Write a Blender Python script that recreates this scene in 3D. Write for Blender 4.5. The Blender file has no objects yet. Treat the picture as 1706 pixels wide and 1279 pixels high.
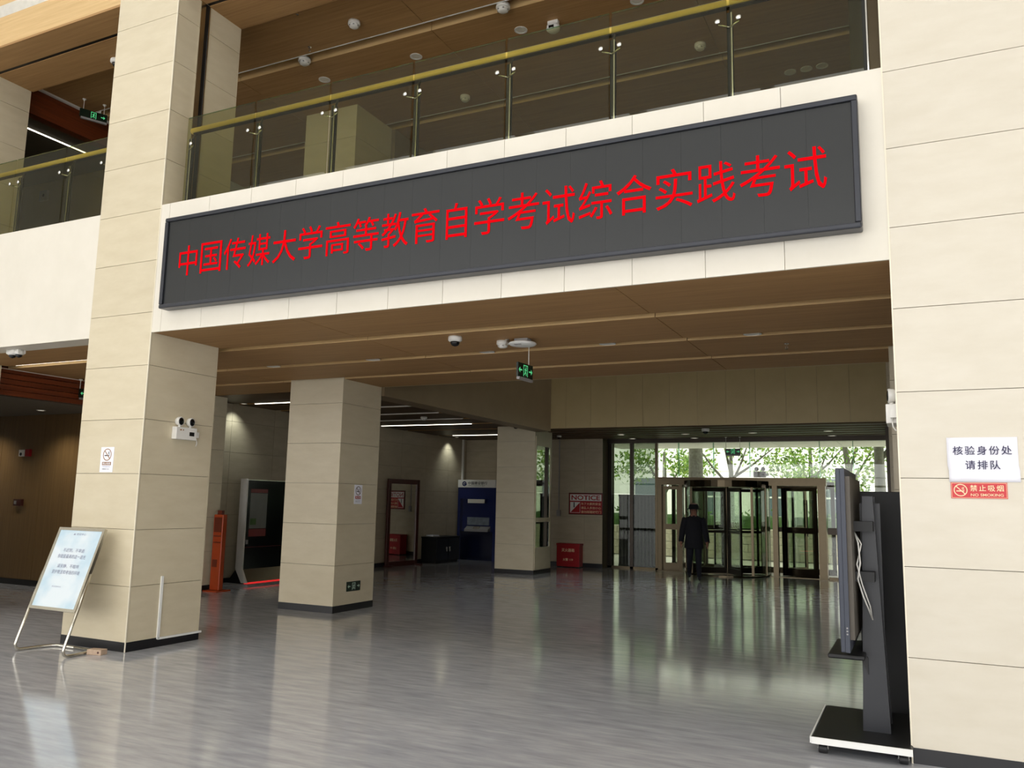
import bpy, bmesh, math, random
from mathutils import Vector, Matrix
random.seed(7)
PI = math.pi
SC = bpy.context.scene
COL = SC.collection

# ------------------------------------------------------------------ camera
YAW, PITCH, ROLL, FPX = -0.4546, 0.141, 0.0208, 1382.339
cam_d = bpy.data.cameras.new('camera')
cam = bpy.data.objects.new('camera', cam_d)
COL.objects.link(cam)
cy, sy, cp, sp = math.cos(YAW), math.sin(YAW), math.cos(PITCH), math.sin(PITCH)
Fv = Vector((sy*cp, cy*cp, sp)); Rv = Vector((cy, -sy, 0)); Uv = Rv.cross(Fv)
c_, s_ = math.cos(ROLL), math.sin(ROLL)
R2 = c_*Rv + s_*Uv; U2 = -s_*Rv + c_*Uv
M = Matrix((R2, U2, -Fv)).transposed().to_4x4()
M.translation = Vector((0, -6.3818, 1.6567))
cam.matrix_world = M
cam_d.sensor_fit = 'HORIZONTAL'; cam_d.sensor_width = 36.0
cam_d.lens = FPX*36.0/1706.0
cam_d.clip_start = 0.05; cam_d.clip_end = 400
SC.camera = cam

# ------------------------------------------------------------------ world, sun, exposure
W = bpy.data.worlds.new('world'); SC.world = W; W.use_nodes = True
wn = W.node_tree.nodes; wl = W.node_tree.links
bg = wn['Background']
bg.inputs['Color'].default_value = (1.0, 0.99, 0.972, 1)
bg.inputs['Strength'].default_value = 3.6
SC.view_settings.view_transform = 'Standard'
SC.view_settings.look = 'None'
SC.view_settings.gamma = 1.0
SC.view_settings.use_curve_mapping = False
SC.view_settings.exposure = 0.0

# ------------------------------------------------------------------ material helpers
def lin(c):
    def f(v):
        v /= 255.0
        return v/12.92 if v <= 0.04045 else ((v+0.055)/1.055)**2.4
    return (f(c[0]), f(c[1]), f(c[2]), 1.0)

MATS = {}
def new_mat(name):
    m = bpy.data.materials.new(name); m.use_nodes = True
    MATS[name] = m
    return m, m.node_tree.nodes, m.node_tree.links, m.node_tree.nodes['Principled BSDF']

def plain(name, rgb, rough=0.5, metal=0.0, emit=None, estr=0.0, var=0.06, scale=9.0):
    m, n, l, p = new_mat(name)
    p.inputs['Roughness'].default_value = rough
    p.inputs['Metallic'].default_value = metal
    c = lin(rgb)
    if var > 0:
        tc = n.new('ShaderNodeTexCoord'); nz = n.new('ShaderNodeTexNoise')
        nz.inputs['Scale'].default_value = scale; nz.inputs['Detail'].default_value = 3
        l.new(tc.outputs['Object'], nz.inputs['Vector'])
        r = n.new('ShaderNodeValToRGB')
        r.color_ramp.elements[0].position = 0.3; r.color_ramp.elements[1].position = 0.7
        r.color_ramp.elements[0].color = (c[0]*(1-var), c[1]*(1-var), c[2]*(1-var), 1)
        r.color_ramp.elements[1].color = (min(1, c[0]*(1+var)), min(1, c[1]*(1+var)), min(1, c[2]*(1+var)), 1)
        l.new(nz.outputs['Fac'], r.inputs['Fac']); l.new(r.outputs['Color'], p.inputs['Base Color'])
    else:
        p.inputs['Base Color'].default_value = c
    if emit:
        p.inputs['Emission Color'].default_value = lin(emit)
        p.inputs['Emission Strength'].default_value = estr
    return m

def streak(name, dark, light, scale=(1, 1, 1), rough=0.5, nscale=4.0, coord='Object', rand=0.0, bump=0.0,
           lo=0.3, hi=0.7, rvar=0.0, detail=6, spec=0.5):
    """noise stretched along one axis: stone veins, wood grain, brushed vinyl"""
    m, n, l, p = new_mat(name)
    tc = n.new('ShaderNodeTexCoord'); mp = n.new('ShaderNodeMapping')
    mp.inputs['Scale'].default_value = scale
    oi = n.new('ShaderNodeObjectInfo')
    mul = n.new('ShaderNodeMath'); mul.operation = 'MULTIPLY'; mul.inputs[1].default_value = 37.0
    l.new(oi.outputs['Random'], mul.inputs[0])
    cmb = n.new('ShaderNodeCombineXYZ')
    for k in range(3): l.new(mul.outputs[0], cmb.inputs[k])
    if coord == 'Object': l.new(cmb.outputs[0], mp.inputs['Location'])
    l.new(tc.outputs[coord], mp.inputs['Vector'])
    nz = n.new('ShaderNodeTexNoise'); nz.inputs['Scale'].default_value = nscale
    nz.inputs['Detail'].default_value = detail; nz.inputs['Roughness'].default_value = 0.6
    l.new(mp.outputs[0], nz.inputs['Vector'])
    r = n.new('ShaderNodeValToRGB')
    r.color_ramp.elements[0].position = lo; r.color_ramp.elements[1].position = hi
    r.color_ramp.elements[0].color = lin(dark); r.color_ramp.elements[1].color = lin(light)
    l.new(nz.outputs['Fac'], r.inputs['Fac'])
    out = r.outputs['Color']
    if rand > 0:
        hsv = n.new('ShaderNodeHueSaturation')
        mr = n.new('ShaderNodeMapRange'); mr.inputs['To Min'].default_value = 1-rand; mr.inputs['To Max'].default_value = 1+rand
        l.new(oi.outputs['Random'], mr.inputs['Value']); l.new(mr.outputs[0], hsv.inputs['Value'])
        l.new(out, hsv.inputs['Color']); out = hsv.outputs['Color']
    l.new(out, p.inputs['Base Color'])
    p.inputs['Roughness'].default_value = rough
    p.inputs['Specular IOR Level'].default_value = spec
    if rvar > 0:
        mr2 = n.new('ShaderNodeMapRange'); mr2.inputs['To Min'].default_value = rough-rvar; mr2.inputs['To Max'].default_value = rough+rvar
        l.new(nz.outputs['Fac'], mr2.inputs['Value']); l.new(mr2.outputs[0], p.inputs['Roughness'])
    if bump > 0:
        b = n.new('ShaderNodeBump'); b.inputs['Strength'].default_value = bump; b.inputs['Distance'].default_value = 0.01
        l.new(nz.outputs['Fac'], b.inputs['Height']); l.new(b.outputs[0], p.inputs['Normal'])
    return m

def glass(name, tint, refl=0.05, grough=0.0):
    m, n, l, p = new_mat(name); n.remove(p)
    out = n['Material Output']
    tr = n.new('ShaderNodeBsdfTransparent'); tr.inputs['Color'].default_value = (*tint, 1)
    gl = n.new('ShaderNodeBsdfGlossy'); gl.inputs['Roughness'].default_value = grough
    lw = n.new('ShaderNodeLayerWeight'); lw.inputs['Blend'].default_value = 0.5
    pw = n.new('ShaderNodeMath'); pw.operation = 'POWER'; pw.inputs[1].default_value = 5.0
    l.new(lw.outputs['Facing'], pw.inputs[0])
    ma = n.new('ShaderNodeMath'); ma.operation = 'MULTIPLY_ADD'; ma.inputs[1].default_value = 1-refl; ma.inputs[2].default_value = refl
    l.new(pw.outputs[0], ma.inputs[0])
    mx = n.new('ShaderNodeMixShader'); l.new(ma.outputs[0], mx.inputs['Fac'])
    l.new(tr.outputs[0], mx.inputs[1]); l.new(gl.outputs[0], mx.inputs[2]); l.new(mx.outputs[0], out.inputs['Surface'])
    return m

streak('stone', (201, 189, 161), (212, 201, 175), (1.2, 1.2, 4), 0.35, 2.2, rand=0.02, lo=0.25, hi=0.75)
streak('stone_pale', (207, 199, 182), (215, 208, 193), (1.2, 1.2, 4), 0.35, 2.2, rand=0.015, lo=0.25, hi=0.75)
streak('fascia_white', (218, 212, 198), (225, 219, 206), (1, 1, 1), 0.45, 2.0, rand=0.012)
streak('band_beige', (178, 160, 116), (186, 168, 124), (1, 1, 1), 0.45, 2.0, rand=0.015)
streak('wall_stone', (176, 164, 140), (190, 178, 154), (1.2, 1.2, 4), 0.4, 2.0, rand=0.03)
streak('beam_brown', (128, 110, 84), (138, 120, 92), (1, 1, 1), 0.5, 2.0)
plain('trim_cream', (232, 224, 204), 0.4, var=0.02)
plain('joint', (112, 100, 80), 0.8)
streak('wood', (154, 116, 74), (180, 142, 94), (0.35, 9, 9), 0.6, 3.0, rand=0.05, lo=0.25, hi=0.75, spec=0.3)
streak('wood_door', (120, 92, 56), (142, 112, 70), (9, 9, 0.35), 0.35, 3.0, rand=0.05, lo=0.25, hi=0.75)
streak('wood_red', (92, 40, 18), (128, 60, 28), (9, 0.35, 9), 0.35, 3.0, rand=0.08)
streak('wood_dark', (70, 50, 30), (92, 68, 42), (0.35, 9, 9), 0.5, 3.0, rand=0.08, spec=0.25)
streak('wood_lit', (200, 166, 114), (216, 184, 132), (0.35, 9, 9), 0.5, 3.0, rand=0.03)  # paler wood for front faces, daylight painted into the colour
plain('wood_gap', (60, 42, 26), 0.8)
streak('vinyl_floor', (158, 160, 166), (198, 199, 203), (0.8, 4.2, 1), 0.10, 2.8, coord='Object', lo=0.28, hi=0.74, rvar=0.03, detail=9, spec=0.8, bump=0.010)
plain('baseboard_black', (18, 18, 22), 0.35)
plain('plaster', (208, 204, 194), 0.85)
plain('plaster_dark', (112, 104, 90), 0.85)
plain('steel', (200, 196, 184), 0.22, 1.0, var=0.03)
plain('steel_bronze', (78, 70, 56), 0.26, 1.0, var=0.05)
plain('steel_dark', (58, 52, 46), 0.35, 0.8, var=0.03)
plain('chrome', (225, 225, 222), 0.08, 1.0, var=0.0)
plain('brass', (236, 206, 112), 0.35, 0.15, var=0.03)
plain('black', (12, 12, 14), 0.5)
plain('black_gloss', (10, 10, 13), 0.1)
plain('graphite', (25, 27, 34), 0.35, var=0.03)
plain('tv_bezel', (48, 53, 66), 0.4, 0.1, var=0.03)
plain('tv_back', (84, 78, 70), 0.45, 0.3, var=0.03)
plain('white', (235, 235, 232), 0.4, var=0.02)
plain('white_plastic', (228, 226, 220), 0.35, var=0.02)
plain('grey_plastic', (150, 148, 146), 0.4, var=0.03)
plain('lens', (12, 12, 16), 0.05, var=0.0)
plain('led_frame', (58, 60, 66), 0.3, 0.5, var=0.03)
plain('led_face', (24, 27, 29), 0.32, var=0.06, scale=3)
plain('led_red', (110, 4, 8), 1.0, emit=(255, 8, 20), estr=0.72, var=0.0)
MATS['led_red'].node_tree.nodes['Principled BSDF'].inputs['Specular IOR Level'].default_value = 0.0
plain('paper', (240, 240, 248), 0.6, var=0.0)
plain('ink', (40, 36, 78), 0.6, var=0.0)
plain('ink_grey', (140, 146, 168), 0.6, var=0.0)
plain('ink_black', (34, 30, 34), 0.6, var=0.0)
plain('red_sign', (200, 44, 52), 0.4, var=0.02)
plain('red_dark', (168, 26, 34), 0.4, var=0.03)
plain('cream_ink', (250, 222, 180), 0.5, var=0.0)
plain('bronze_ink', (150, 108, 66), 0.5, var=0.0)
plain('maroon', (70, 28, 20), 0.4, var=0.06)
plain('exit_body', (16, 34, 22), 0.35, var=0.0)
plain('exit_glow', (60, 190, 110), 0.5, emit=(110, 235, 160), estr=0.5, var=0.0)
plain('exit_print', (190, 214, 196), 0.5, var=0.0)
plain('orange', (160, 60, 18), 0.35, var=0.04)
plain('orange_dark', (96, 34, 14), 0.3, var=0.04)
plain('atm_blue', (12, 28, 84), 0.3, var=0.03)
plain('atm_navy', (10, 16, 44), 0.25, var=0.03)
plain('atm_screen', (120, 130, 140), 0.2, var=0.2)
plain('kiosk_screen', (8, 9, 12), 0.12, var=0.0)
MATS['kiosk_screen'].node_tree.nodes['Principled BSDF'].inputs['Specular IOR Level'].default_value = 0.2
plain('kiosk_page', (96, 95, 90), 0.3, emit=(150, 148, 138), estr=0.01, var=0.05)
plain('kiosk_red', (100, 10, 14), 0.3, emit=(190, 20, 30), estr=0.008, var=0.0)
plain('red_light', (255, 60, 60), 0.3, emit=(255, 50, 50), estr=0.5, var=0.0)
plain('lamp_on', (255, 250, 235), 0.5, emit=(255, 246, 226), estr=5.0, var=0.0)
plain('lamp_dim', (240, 236, 220), 0.5, emit=(255, 246, 226), estr=0.7, var=0.0)
plain('lamp_off', (222, 218, 206), 0.4, var=0.0)
plain('mirror', (225, 225, 220), 0.02, 1.0, var=0.0)
plain('polished', (170, 160, 136), 0.06, 0.85, var=0.05)
plain('brick_tan', (182, 158, 136), 0.8, var=0.12, scale=30)
plain('cloth_dark', (22, 24, 32), 0.85, var=0.1, scale=30)
plain('cloth_trousers', (24, 26, 38), 0.85, var=0.1, scale=30)
plain('skin', (150, 104, 84), 0.55, var=0.04)
plain('hat_pink', (170, 130, 122), 0.8, var=0.08)
plain('hair', (26, 20, 18), 0.6, var=0.1)
plain('tyre', (24, 24, 26), 0.5, var=0.05)
plain('bark', (98, 98, 86), 0.9, var=0.3, scale=14)
plain('leaf_a', (136, 166, 66), 0.6, var=0.25, scale=1.2)
plain('leaf_b', (92, 130, 48), 0.6, var=0.25, scale=1.2)
plain('hedge', (64, 88, 46), 0.8, var=0.3, scale=6)
plain('lawn', (150, 172, 120), 0.9, var=0.3, scale=2)
plain('paving', (196, 190, 178), 0.8, var=0.08, scale=4)
plain('facade', (244, 242, 238), 0.8, var=0.03)
plain('facade_window', (90, 104, 110), 0.1, var=0.1)
plain('stone_block', (216, 208, 190), 0.85, var=0.16, scale=8)
plain('canopy_white', (236, 236, 232), 0.7, var=0.02)
plain('louvre', (30, 34, 32), 0.4, var=0.06)
glass('glass_rail', (0.74, 0.74, 0.58), 0.035)
glass('glass_clear', (0.90, 0.93, 0.90), 0.04)
glass('glass_door', (0.74, 0.79, 0.72), 0.05)
glass('glass_grey', (0.50, 0.55, 0.49), 0.02)
glass('glass_edge', (0.45, 0.66, 0.56), 0.10)
def poster_mat():
    m, n, l, p = new_mat('poster_sky')
    tc = n.new('ShaderNodeTexCoord'); nz = n.new('ShaderNodeTexNoise')
    nz.inputs['Scale'].default_value = 2.6; nz.inputs['Detail'].default_value = 3
    l.new(tc.outputs['Object'], nz.inputs['Vector'])
    r = n.new('ShaderNodeValToRGB'); r.color_ramp.elements[0].position = 0.42; r.color_ramp.elements[1].position = 0.62
    r.color_ramp.elements[0].color = lin((216, 226, 232)); r.color_ramp.elements[1].color = lin((186, 210, 224))
    l.new(nz.outputs['Fac'], r.inputs['Fac']); l.new(r.outputs['Color'], p.inputs['Base Color'])
    p.inputs['Roughness'].default_value = 0.25
poster_mat()

# ------------------------------------------------------------------ object helpers
def link(o, parent=None):
    COL.objects.link(o)
    if parent is not None: o.parent = parent
    return o
def tag(o, label=None, cat=None, group=None, kind=None):
    if label: o['label'] = label
    if cat: o['category'] = cat
    if group: o['group'] = group
    if kind: o['kind'] = kind
    return o
def thing(name, label, cat, loc=(0, 0, 0), rz=0.0, group=None, kind=None):
    o = bpy.data.objects.new(name, None); o.empty_display_size = 0.1
    o.location = loc; o.rotation_euler = (0, 0, rz); COL.objects.link(o)
    return tag(o, label, cat, group, kind)
def struct(name, label=None):
    o = bpy.data.objects.new(name, None); o.empty_display_size = 0.1; COL.objects.link(o)
    o['kind'] = 'structure'
    if label: o['label'] = label
    return o
def finish(name, bm, mat, parent=None, smooth=False, loc=(0, 0, 0)):
    me = bpy.data.meshes.new(name)
    bmesh.ops.recalc_face_normals(bm, faces=bm.faces[:])
    bm.to_mesh(me); bm.free()
    if mat: me.materials.append(MATS[mat] if isinstance(mat, str) else mat)
    if smooth:
        for p in me.polygons: p.use_smooth = True
    o = bpy.data.objects.new(name, me); o.location = loc
    return link(o, parent)
CACHE = {}
def box(name, x0, x1, y0, y1, z0, z1, mat, parent=None, bev=0.0, seg=1):
    """one box object, its origin at its centre; alike boxes share a mesh"""
    d = (round(x1-x0, 4), round(y1-y0, 4), round(z1-z0, 4)); key = (d, mat, bev, seg)
    if key not in CACHE:
        bm = bmesh.new(); bmesh.ops.create_cube(bm, size=1.0)
        bmesh.ops.scale(bm, vec=d, verts=bm.verts[:])
        if bev > 0: bmesh.ops.bevel(bm, geom=bm.edges[:], offset=bev, segments=seg, profile=0.5, affect='EDGES')
        me = bpy.data.meshes.new(name); bm.to_mesh(me); bm.free(); me.materials.append(MATS[mat]); CACHE[key] = me
    o = bpy.data.objects.new(name, CACHE[key]); o.location = ((x0+x1)/2, (y0+y1)/2, (z0+z1)/2)
    return link(o, parent)
def bx(bm, x0, x1, y0, y1, z0, z1):
    v = [bm.verts.new(p) for p in ((x0, y0, z0), (x1, y0, z0), (x1, y1, z0), (x0, y1, z0), (x0, y0, z1), (x1, y0, z1), (x1, y1, z1), (x0, y1, z1))]
    for f in ((0, 3, 2, 1), (4, 5, 6, 7), (0, 1, 5, 4), (1, 2, 6, 5), (2, 3, 7, 6), (3, 0, 4, 7)): bm.faces.new([v[i] for i in f])
def tube(bm, pts, r, n=8, caps=True):
    pts = [Vector(p) for p in pts]; rings = []; up = None
    for i, p in enumerate(pts):
        t = ((pts[min(i+1, len(pts)-1)]-p).normalized() + (p-pts[max(i-1, 0)]).normalized()).normalized()
        if up is None: up = t.orthogonal().normalized()
        up = (up - t*up.dot(t)).normalized(); side = t.cross(up)
        rr = r[i] if isinstance(r, (list, tuple)) else r
        rings.append([bm.verts.new(p + up*math.cos(2*PI*k/n)*rr + side*math.sin(2*PI*k/n)*rr) for k in range(n)])
    for a, b in zip(rings, rings[1:]):
        for k in range(n): bm.faces.new((a[k], a[(k+1) % n], b[(k+1) % n], b[k]))
    if caps: bm.faces.new(rings[0][::-1]); bm.faces.new(rings[-1])
def lathe(bm, prof, n=20, mat=None):
    """profile of (radius, z) spun about z"""
    mat = mat or Matrix(); rings = []
    for r, z in prof:
        if r < 1e-6: rings.append([bm.verts.new(mat @ Vector((0, 0, z)))])
        else: rings.append([bm.verts.new(mat @ Vector((r*math.cos(2*PI*k/n), r*math.sin(2*PI*k/n), z))) for k in range(n)])
    for a, b in zip(rings, rings[1:]):
        for k in range(n):
            if len(a) == 1 and len(b) == 1: continue
            if len(a) == 1: bm.faces.new((a[0], b[(k+1) % n], b[k]))
            elif len(b) == 1: bm.faces.new((a[k], a[(k+1) % n], b[0]))
            else: bm.faces.new((a[k], a[(k+1) % n], b[(k+1) % n], b[k]))
    if len(rings[0]) > 1: bm.faces.new(rings[0][::-1])
    if len(rings[-1]) > 1: bm.faces.new(rings[-1])
def prism(bm, poly, h, mat=None):
    """polygon in local xy pushed along local z by h"""
    mat = mat or Matrix()
    a = [bm.verts.new(mat @ Vector((x, y, 0))) for x, y in poly]; b = [bm.verts.new(mat @ Vector((x, y, h))) for x, y in poly]
    bm.faces.new(a[::-1]); bm.faces.new(b); n = len(poly)
    for k in range(n): bm.faces.new((a[k], a[(k+1) % n], b[(k+1) % n], b[k]))
def ring(bm, r0, r1, h, mat=None, n=28, sx=1.0, sy=1.0):
    mat = mat or Matrix(); V = []
    for z in (0, h):
        for r in (r0, r1): V.append([bm.verts.new(mat @ Vector((r*sx*math.cos(2*PI*k/n), r*sy*math.sin(2*PI*k/n), z))) for k in range(n)])
    for a, b in ((0, 1), (1, 3), (3, 2), (2, 0)):
        for k in range(n): bm.faces.new((V[a][k], V[a][(k+1) % n], V[b][(k+1) % n], V[b][k]))
FRONT = Matrix.Rotation(PI/2, 4, 'X')                       # local xy -> world xz, facing -Y
SIDE = Matrix.Rotation(PI/2, 4, 'Z') @ FRONT                # facing +X
def at(m, loc):
    return Matrix.Translation(loc) @ m
def text(name, body, mat, parent, face, loc, width=None, height=None, bold=0.0, depth=0.002, space=1.0, align='CENTER'):
    """lettering as a mesh laid on a face; loc = centre, width / height fit its bounds"""
    cu = bpy.data.curves.new('txt', 'FONT'); cu.body = body; cu.size = 1.0; cu.align_x = align
    cu.space_character = space; cu.resolution_u = 3; cu.offset = bold; cu.extrude = 0.0
    o = bpy.data.objects.new('txt', cu); COL.objects.link(o)
    dg = bpy.context.evaluated_depsgraph_get()
    me = bpy.data.meshes.new_from_object(o.evaluated_get(dg))
    bpy.data.objects.remove(o); bpy.data.curves.remove(cu)
    me.name = name
    xs = [v.co.x for v in me.vertices]; ys = [v.co.y for v in me.vertices]
    if not xs: return None
    w, h = max(xs)-min(xs), max(ys)-min(ys); mx, my = (max(xs)+min(xs))/2, (max(ys)+min(ys))/2
    if width and height: kx, ky = width/w, height/h
    elif width: kx = ky = width/w
    else: kx = ky = height/h
    T = face @ Matrix.Diagonal((kx, ky, 1, 1)) @ Matrix.Translation((-mx, -my, depth))
    me.transform(T); me.materials.clear(); me.materials.append(MATS[mat])
    ob = bpy.data.objects.new(name, me); ob.location = loc
    return link(ob, parent)
def copy_tree(o, parent=None):
    c = o.copy(); COL.objects.link(c); c.parent = parent
    for ch in list(o.children): copy_tree(ch, c)
    return c

# ------------------------------------------------------------------ key dimensions (metres)
ZF0, ZF1 = 3.44, 4.91            # underside and top of the front fascia
XL0, XL1, XR = -8.62, -7.60, -0.11
ZU = 7.83                        # upper ceiling
ZB = 7.62                        # upper beam soffit

# ------------------------------------------------------------------ floors
box('floor', -24, 9, -18, 15.2, -0.2, 0.0, 'vinyl_floor')['kind'] = 'structure'
uf = struct('floor_upper', 'concrete slab of the upper gallery')
box('slab', -24, -0.11, 0.30, 4.58, 3.62, 4.90, 'plaster_dark', uf)
box('slab', -24, -8.06, 4.58, 15.2, 3.75, 4.90, 'plaster_dark', uf)
box('slab', -8.06, -0.11, 11.62, 15.2, 3.75, 4.90, 'plaster_dark', uf)
box('slab', -7.66, -0.11, 4.58, 7.2, 6.5, 6.6, 'plaster', uf)
box('edge_face', -7.66, -0.11, 4.58, 4.62, ZF0, 6.5, 'band_beige', uf)

# ------------------------------------------------------------------ clad columns
def column(label, x0, x1, y0, y1, ztop, mat='stone', faces='FRLB', zb=0.0757, trim=False, z0=0.0):
    """stone-clad column: dark core, one panel per 0.6 m course and face, black skirting"""
    t, g = 0.022, 0.0045
    r = struct('column', label)
    box('core', x0+t, x1-t, y0+t, y1-t, z0, ztop, 'joint', r)
    if z0 == 0.0: box('baseboard', x0-0.003, x1+0.003, y0-0.003, y1+0.003, 0.0, 0.10, 'baseboard_black', r)
    z = z0 + (zb if z0 == 0.0 else 0.0)
    while z < ztop-0.02:
        z1 = min(z+0.6, ztop)
        a, b = z+g/2, z1-g/2
        if 'F' in faces: box('stone_panel', x0, x1, y0, y0+t, a, b, mat, r)
        if 'B' in faces: box('stone_panel', x0, x1, y1-t, y1, a, b, mat, r)
        if 'R' in faces: box('stone_panel', x1-t, x1, y0+t+.001, y1-t-.001, a, b, mat, r)
        if 'L' in faces: box('stone_panel', x0, x0+t, y0+t+.001, y1-t-.001, a, b, mat, r)
        z = z1
    if trim:
        for x in trim:
            box('corner_trim', x-0.005, x+0.005, y0-0.005, y0+0.005, 0.0, ztop, 'trim_cream', r)
    return r
column('large stone clad column beside the leaning poster stand', XL0, XL1, 0.0, 1.0, 12.0, trim=[XL1])
column('stone clad column in the middle of the hall with a low exit sign', -8.72, -7.71, 3.62, 4.61, ZF0+0.2)
column('stone clad column upstairs seen through the gallery glass', -8.72, -7.71, 3.62, 4.61, ZU, z0=4.9, faces='FR')
column('far stone clad column beside the blue cash machine', -9.05, -8.05, 11.4, 12.4, 4.7, mat='stone')
column('broad stone pillar at the right carrying the paper notices', XR, 1.7, 0.0, 1.2, 12.0, mat='stone_pale', trim=[XR])
column('stone column at the left end of the gallery', -12.75, -11.75, 0.0, 1.0, 12.0, faces='FR')
column('stone pilaster behind the orange totem', -12.3, -11.33, 3.62, 4.95, ZF0+0.2, faces='FR')
column('stone column behind the broad right pillar', -0.23, 0.8, 3.62, 4.62, ZF0+0.3, faces='FL')
column('stone column at the right end of the entrance band', -0.47, 0.6, 11.4, 12.4, 4.7, faces='FL')

# shutter track running up the inner face of the big column
st = struct('trim_1', 'steel shutter guide rail on the big column')
box('guide', XL1, XL1+0.012, 0.33, 0.40, ZF1, ZB, 'steel', st)
box('slot', XL1, XL1+0.006, 0.40, 0.46, ZF1, ZB, 'black', st)
box('guide', XL1, XL1+0.012, 0.46, 0.475, ZF1, ZB, 'steel', st)
st2 = struct('trim_2', 'steel shutter guide rail beside the right pillar')
box('guide', XR-0.10, XR, 0.16, 0.30, ZF1, 12, 'steel_bronze', st2)
box('slot', XR-0.22, XR-0.10, 0.18, 0.28, ZF1, 12, 'steel_dark', st2)

# ------------------------------------------------------------------ front fascia with its panels
wf = struct('wall_fascia', 'white panelled fascia over the passage')
box('core', XL1, XR, 0.022, 0.30, ZF0+0.012, ZF1, 'joint', wf)
xs = [XL1] + [-6.859 + 0.6023*k for k in range(-1, 11)] + [XR]
for a, b in zip(xs, xs[1:]): box('panel', a+0.002, b-0.002, 0.0, 0.02, ZF0, ZF1, 'fascia_white', wf)
box('top_cap', XL1, XR, 0.0, 0.30, ZF1, ZF1+0.006, 'fascia_white', wf)
wl_ = struct('wall_fascia_left', 'plain white fascia left of the big column')
box('panel', -11.75, XL0, 0.0, 0.30, ZF0, 4.935, 'fascia_white', wl_)

# ------------------------------------------------------------------ wooden ceilings made of planks with open grooves
def plank_ceiling(name, label, rows, xjoints, z, th, mat, gapz, edge='wood_lit'):
    r = struct(name, label)
    for (y0, y1) in rows:
        for a, b in zip(xjoints, xjoints[1:]):
            pk = box('plank', a+0.004, b-0.004, y0, y1, z, z+th, mat, r)
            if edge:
                e = box('lit_edge', a+0.004, b-0.004, y0-0.004, y0, z, z+th, edge, pk); e.location = (0, -(y1-y0)/2-0.002, 0)  # front edge coloured paler, as if lit from the atrium
    box('backing', xjoints[0], xjoints[-1], rows[0][0], rows[-1][1], gapz, gapz+0.03, 'wood', r)
    return r
XJ = [-7.6, -5.55, -2.2, XR]
XJL = [-11.98, -8.9, -5.55, -2.2, XR]
plank_ceiling('ceiling_passage', 'brown wooden plank ceiling over the passage', [(1.22, 2.30), (2.46, 3.50), (3.65, 4.575)], XJL, ZF0, 0.14, 'wood', ZF0+0.14)
plank_ceiling('ceiling_passage_front', 'front wooden plank row behind the fascia', [(0.025, 1.05)], XJ, ZF0, 0.14, 'wood', ZF0+0.14)
plank_ceiling('ceiling_left_bay', 'wooden plank soffit under the left fascia', [(0.30, 1.05)], [-11.75, XL0], ZF0, 0.14, 'wood', ZF0+0.14)
box('backing', -11.98, XR, 1.05, 1.22, ZF0+0.14, ZF0+0.17, 'wood', bpy.data.objects['ceiling_passage'])
box('backing', -11.75, XL0, 0.02, 0.30, ZF0+0.005, ZF0+0.02, 'wood', bpy.data.objects['ceiling_left_bay'])
# upper gallery
XJU = [-11.98, -8.9, -5.55, -2.2, XR]
cu_ = plank_ceiling('ceiling_upper', 'brown wooden plank ceiling over the upper gallery',
                    [(1.02, 2.13), (2.32, 3.22), (3.40, 4.42), (4.62, 5.62), (5.82, 6.9)], XJU, ZU, 0.14, 'wood', ZU+0.14)
for yy in (2.115, 3.205, 4.405):
    box('light_profile', XJU[0], XR, yy, yy+0.018, ZU-0.004, ZU+0.014, 'white', cu_)
ub = struct('ceiling_upper_beam', 'wood clad beam with a shutter slot along the gallery front')
for a, b in ((XL1, XR), (-11.75, XL0)):
    box('soffit', a, b, 0.0, 0.405, ZB, ZB+0.03, 'wood', ub)
    box('soffit', a, b, 0.46, 1.0, ZB, ZB+0.03, 'wood', ub)
    box('beam_face', a, b, 0.0, 0.03, ZB+0.03, 8.08, 'wood_lit', ub)  # front face in the paler wood, its daylight is in the colour
    box('beam_face', a, b, 0.97, 1.0, ZB+0.03, ZU+0.17, 'wood', ub)
    box('slot_lining', a, b, 0.405, 0.46, ZB+0.008, ZB+0.2, 'black', ub)
    box('upper_wall', a, b, 0.0, 0.4, 8.08, 8.26, 'plaster', ub)
    box('upper_wall', a, b, 0.0, 0.4, 8.26, 12.0, 'wood_lit', ub)  # same wood with the daylight painted in

# ------------------------------------------------------------------ deep hall: beams, walls, entrance soffit
lb = struct('wall_beam_left', 'plain beam running back from the middle column')
box('beam', -8.05, -7.66, 4.62, 11.4, 3.30, 12.0, 'beam_brown', lb)
wb = struct('wall_entrance_band', 'beige panelled band over the entrance')
box('core', -8.05, -0.47, 11.42, 11.6, 3.38, 12.0, 'joint', wb)
bxs = [-8.05, -7.89] + [-7.28 + 0.6125*k for k in range(0, 11)] + [-0.47]
for a, b in zip(bxs, bxs[1:]): box('panel', a+0.002, b-0.002, 11.4, 11.42, 3.37, 6.5, 'band_beige', wb)
es = struct('ceiling_entrance', 'dark glossy slatted soffit inside the entrance')
y = 11.6; k = 0
while y < 14.85:
    box('slat', -8.9, -0.47, y, y+0.26, 3.36 + (0.012 if k % 2 else 0), 3.42, 'wood_dark', es); y += 0.275; k += 1
box('backing', -8.9, -0.47, 11.6, 14.95, 3.43, 3.5, 'black', es)
box('head_rail', -7.45, -0.55, 14.78, 14.98, 3.26, 3.40, 'steel_dark', es)

lc = plank_ceiling('ceiling_left_hall', 'dark wooden plank ceiling over the left hall',
                   [(4.62, 5.72), (5.90, 6.92), (7.10, 8.12), (8.30, 9.32), (9.50, 10.42), (10.6, 11.8), (11.96, 13.4), (13.56, 15.2)],
                   [-11.98, -9.9, -8.05], ZF0, 0.14, 'wood_dark', ZF0+0.14, edge='wood')

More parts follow.
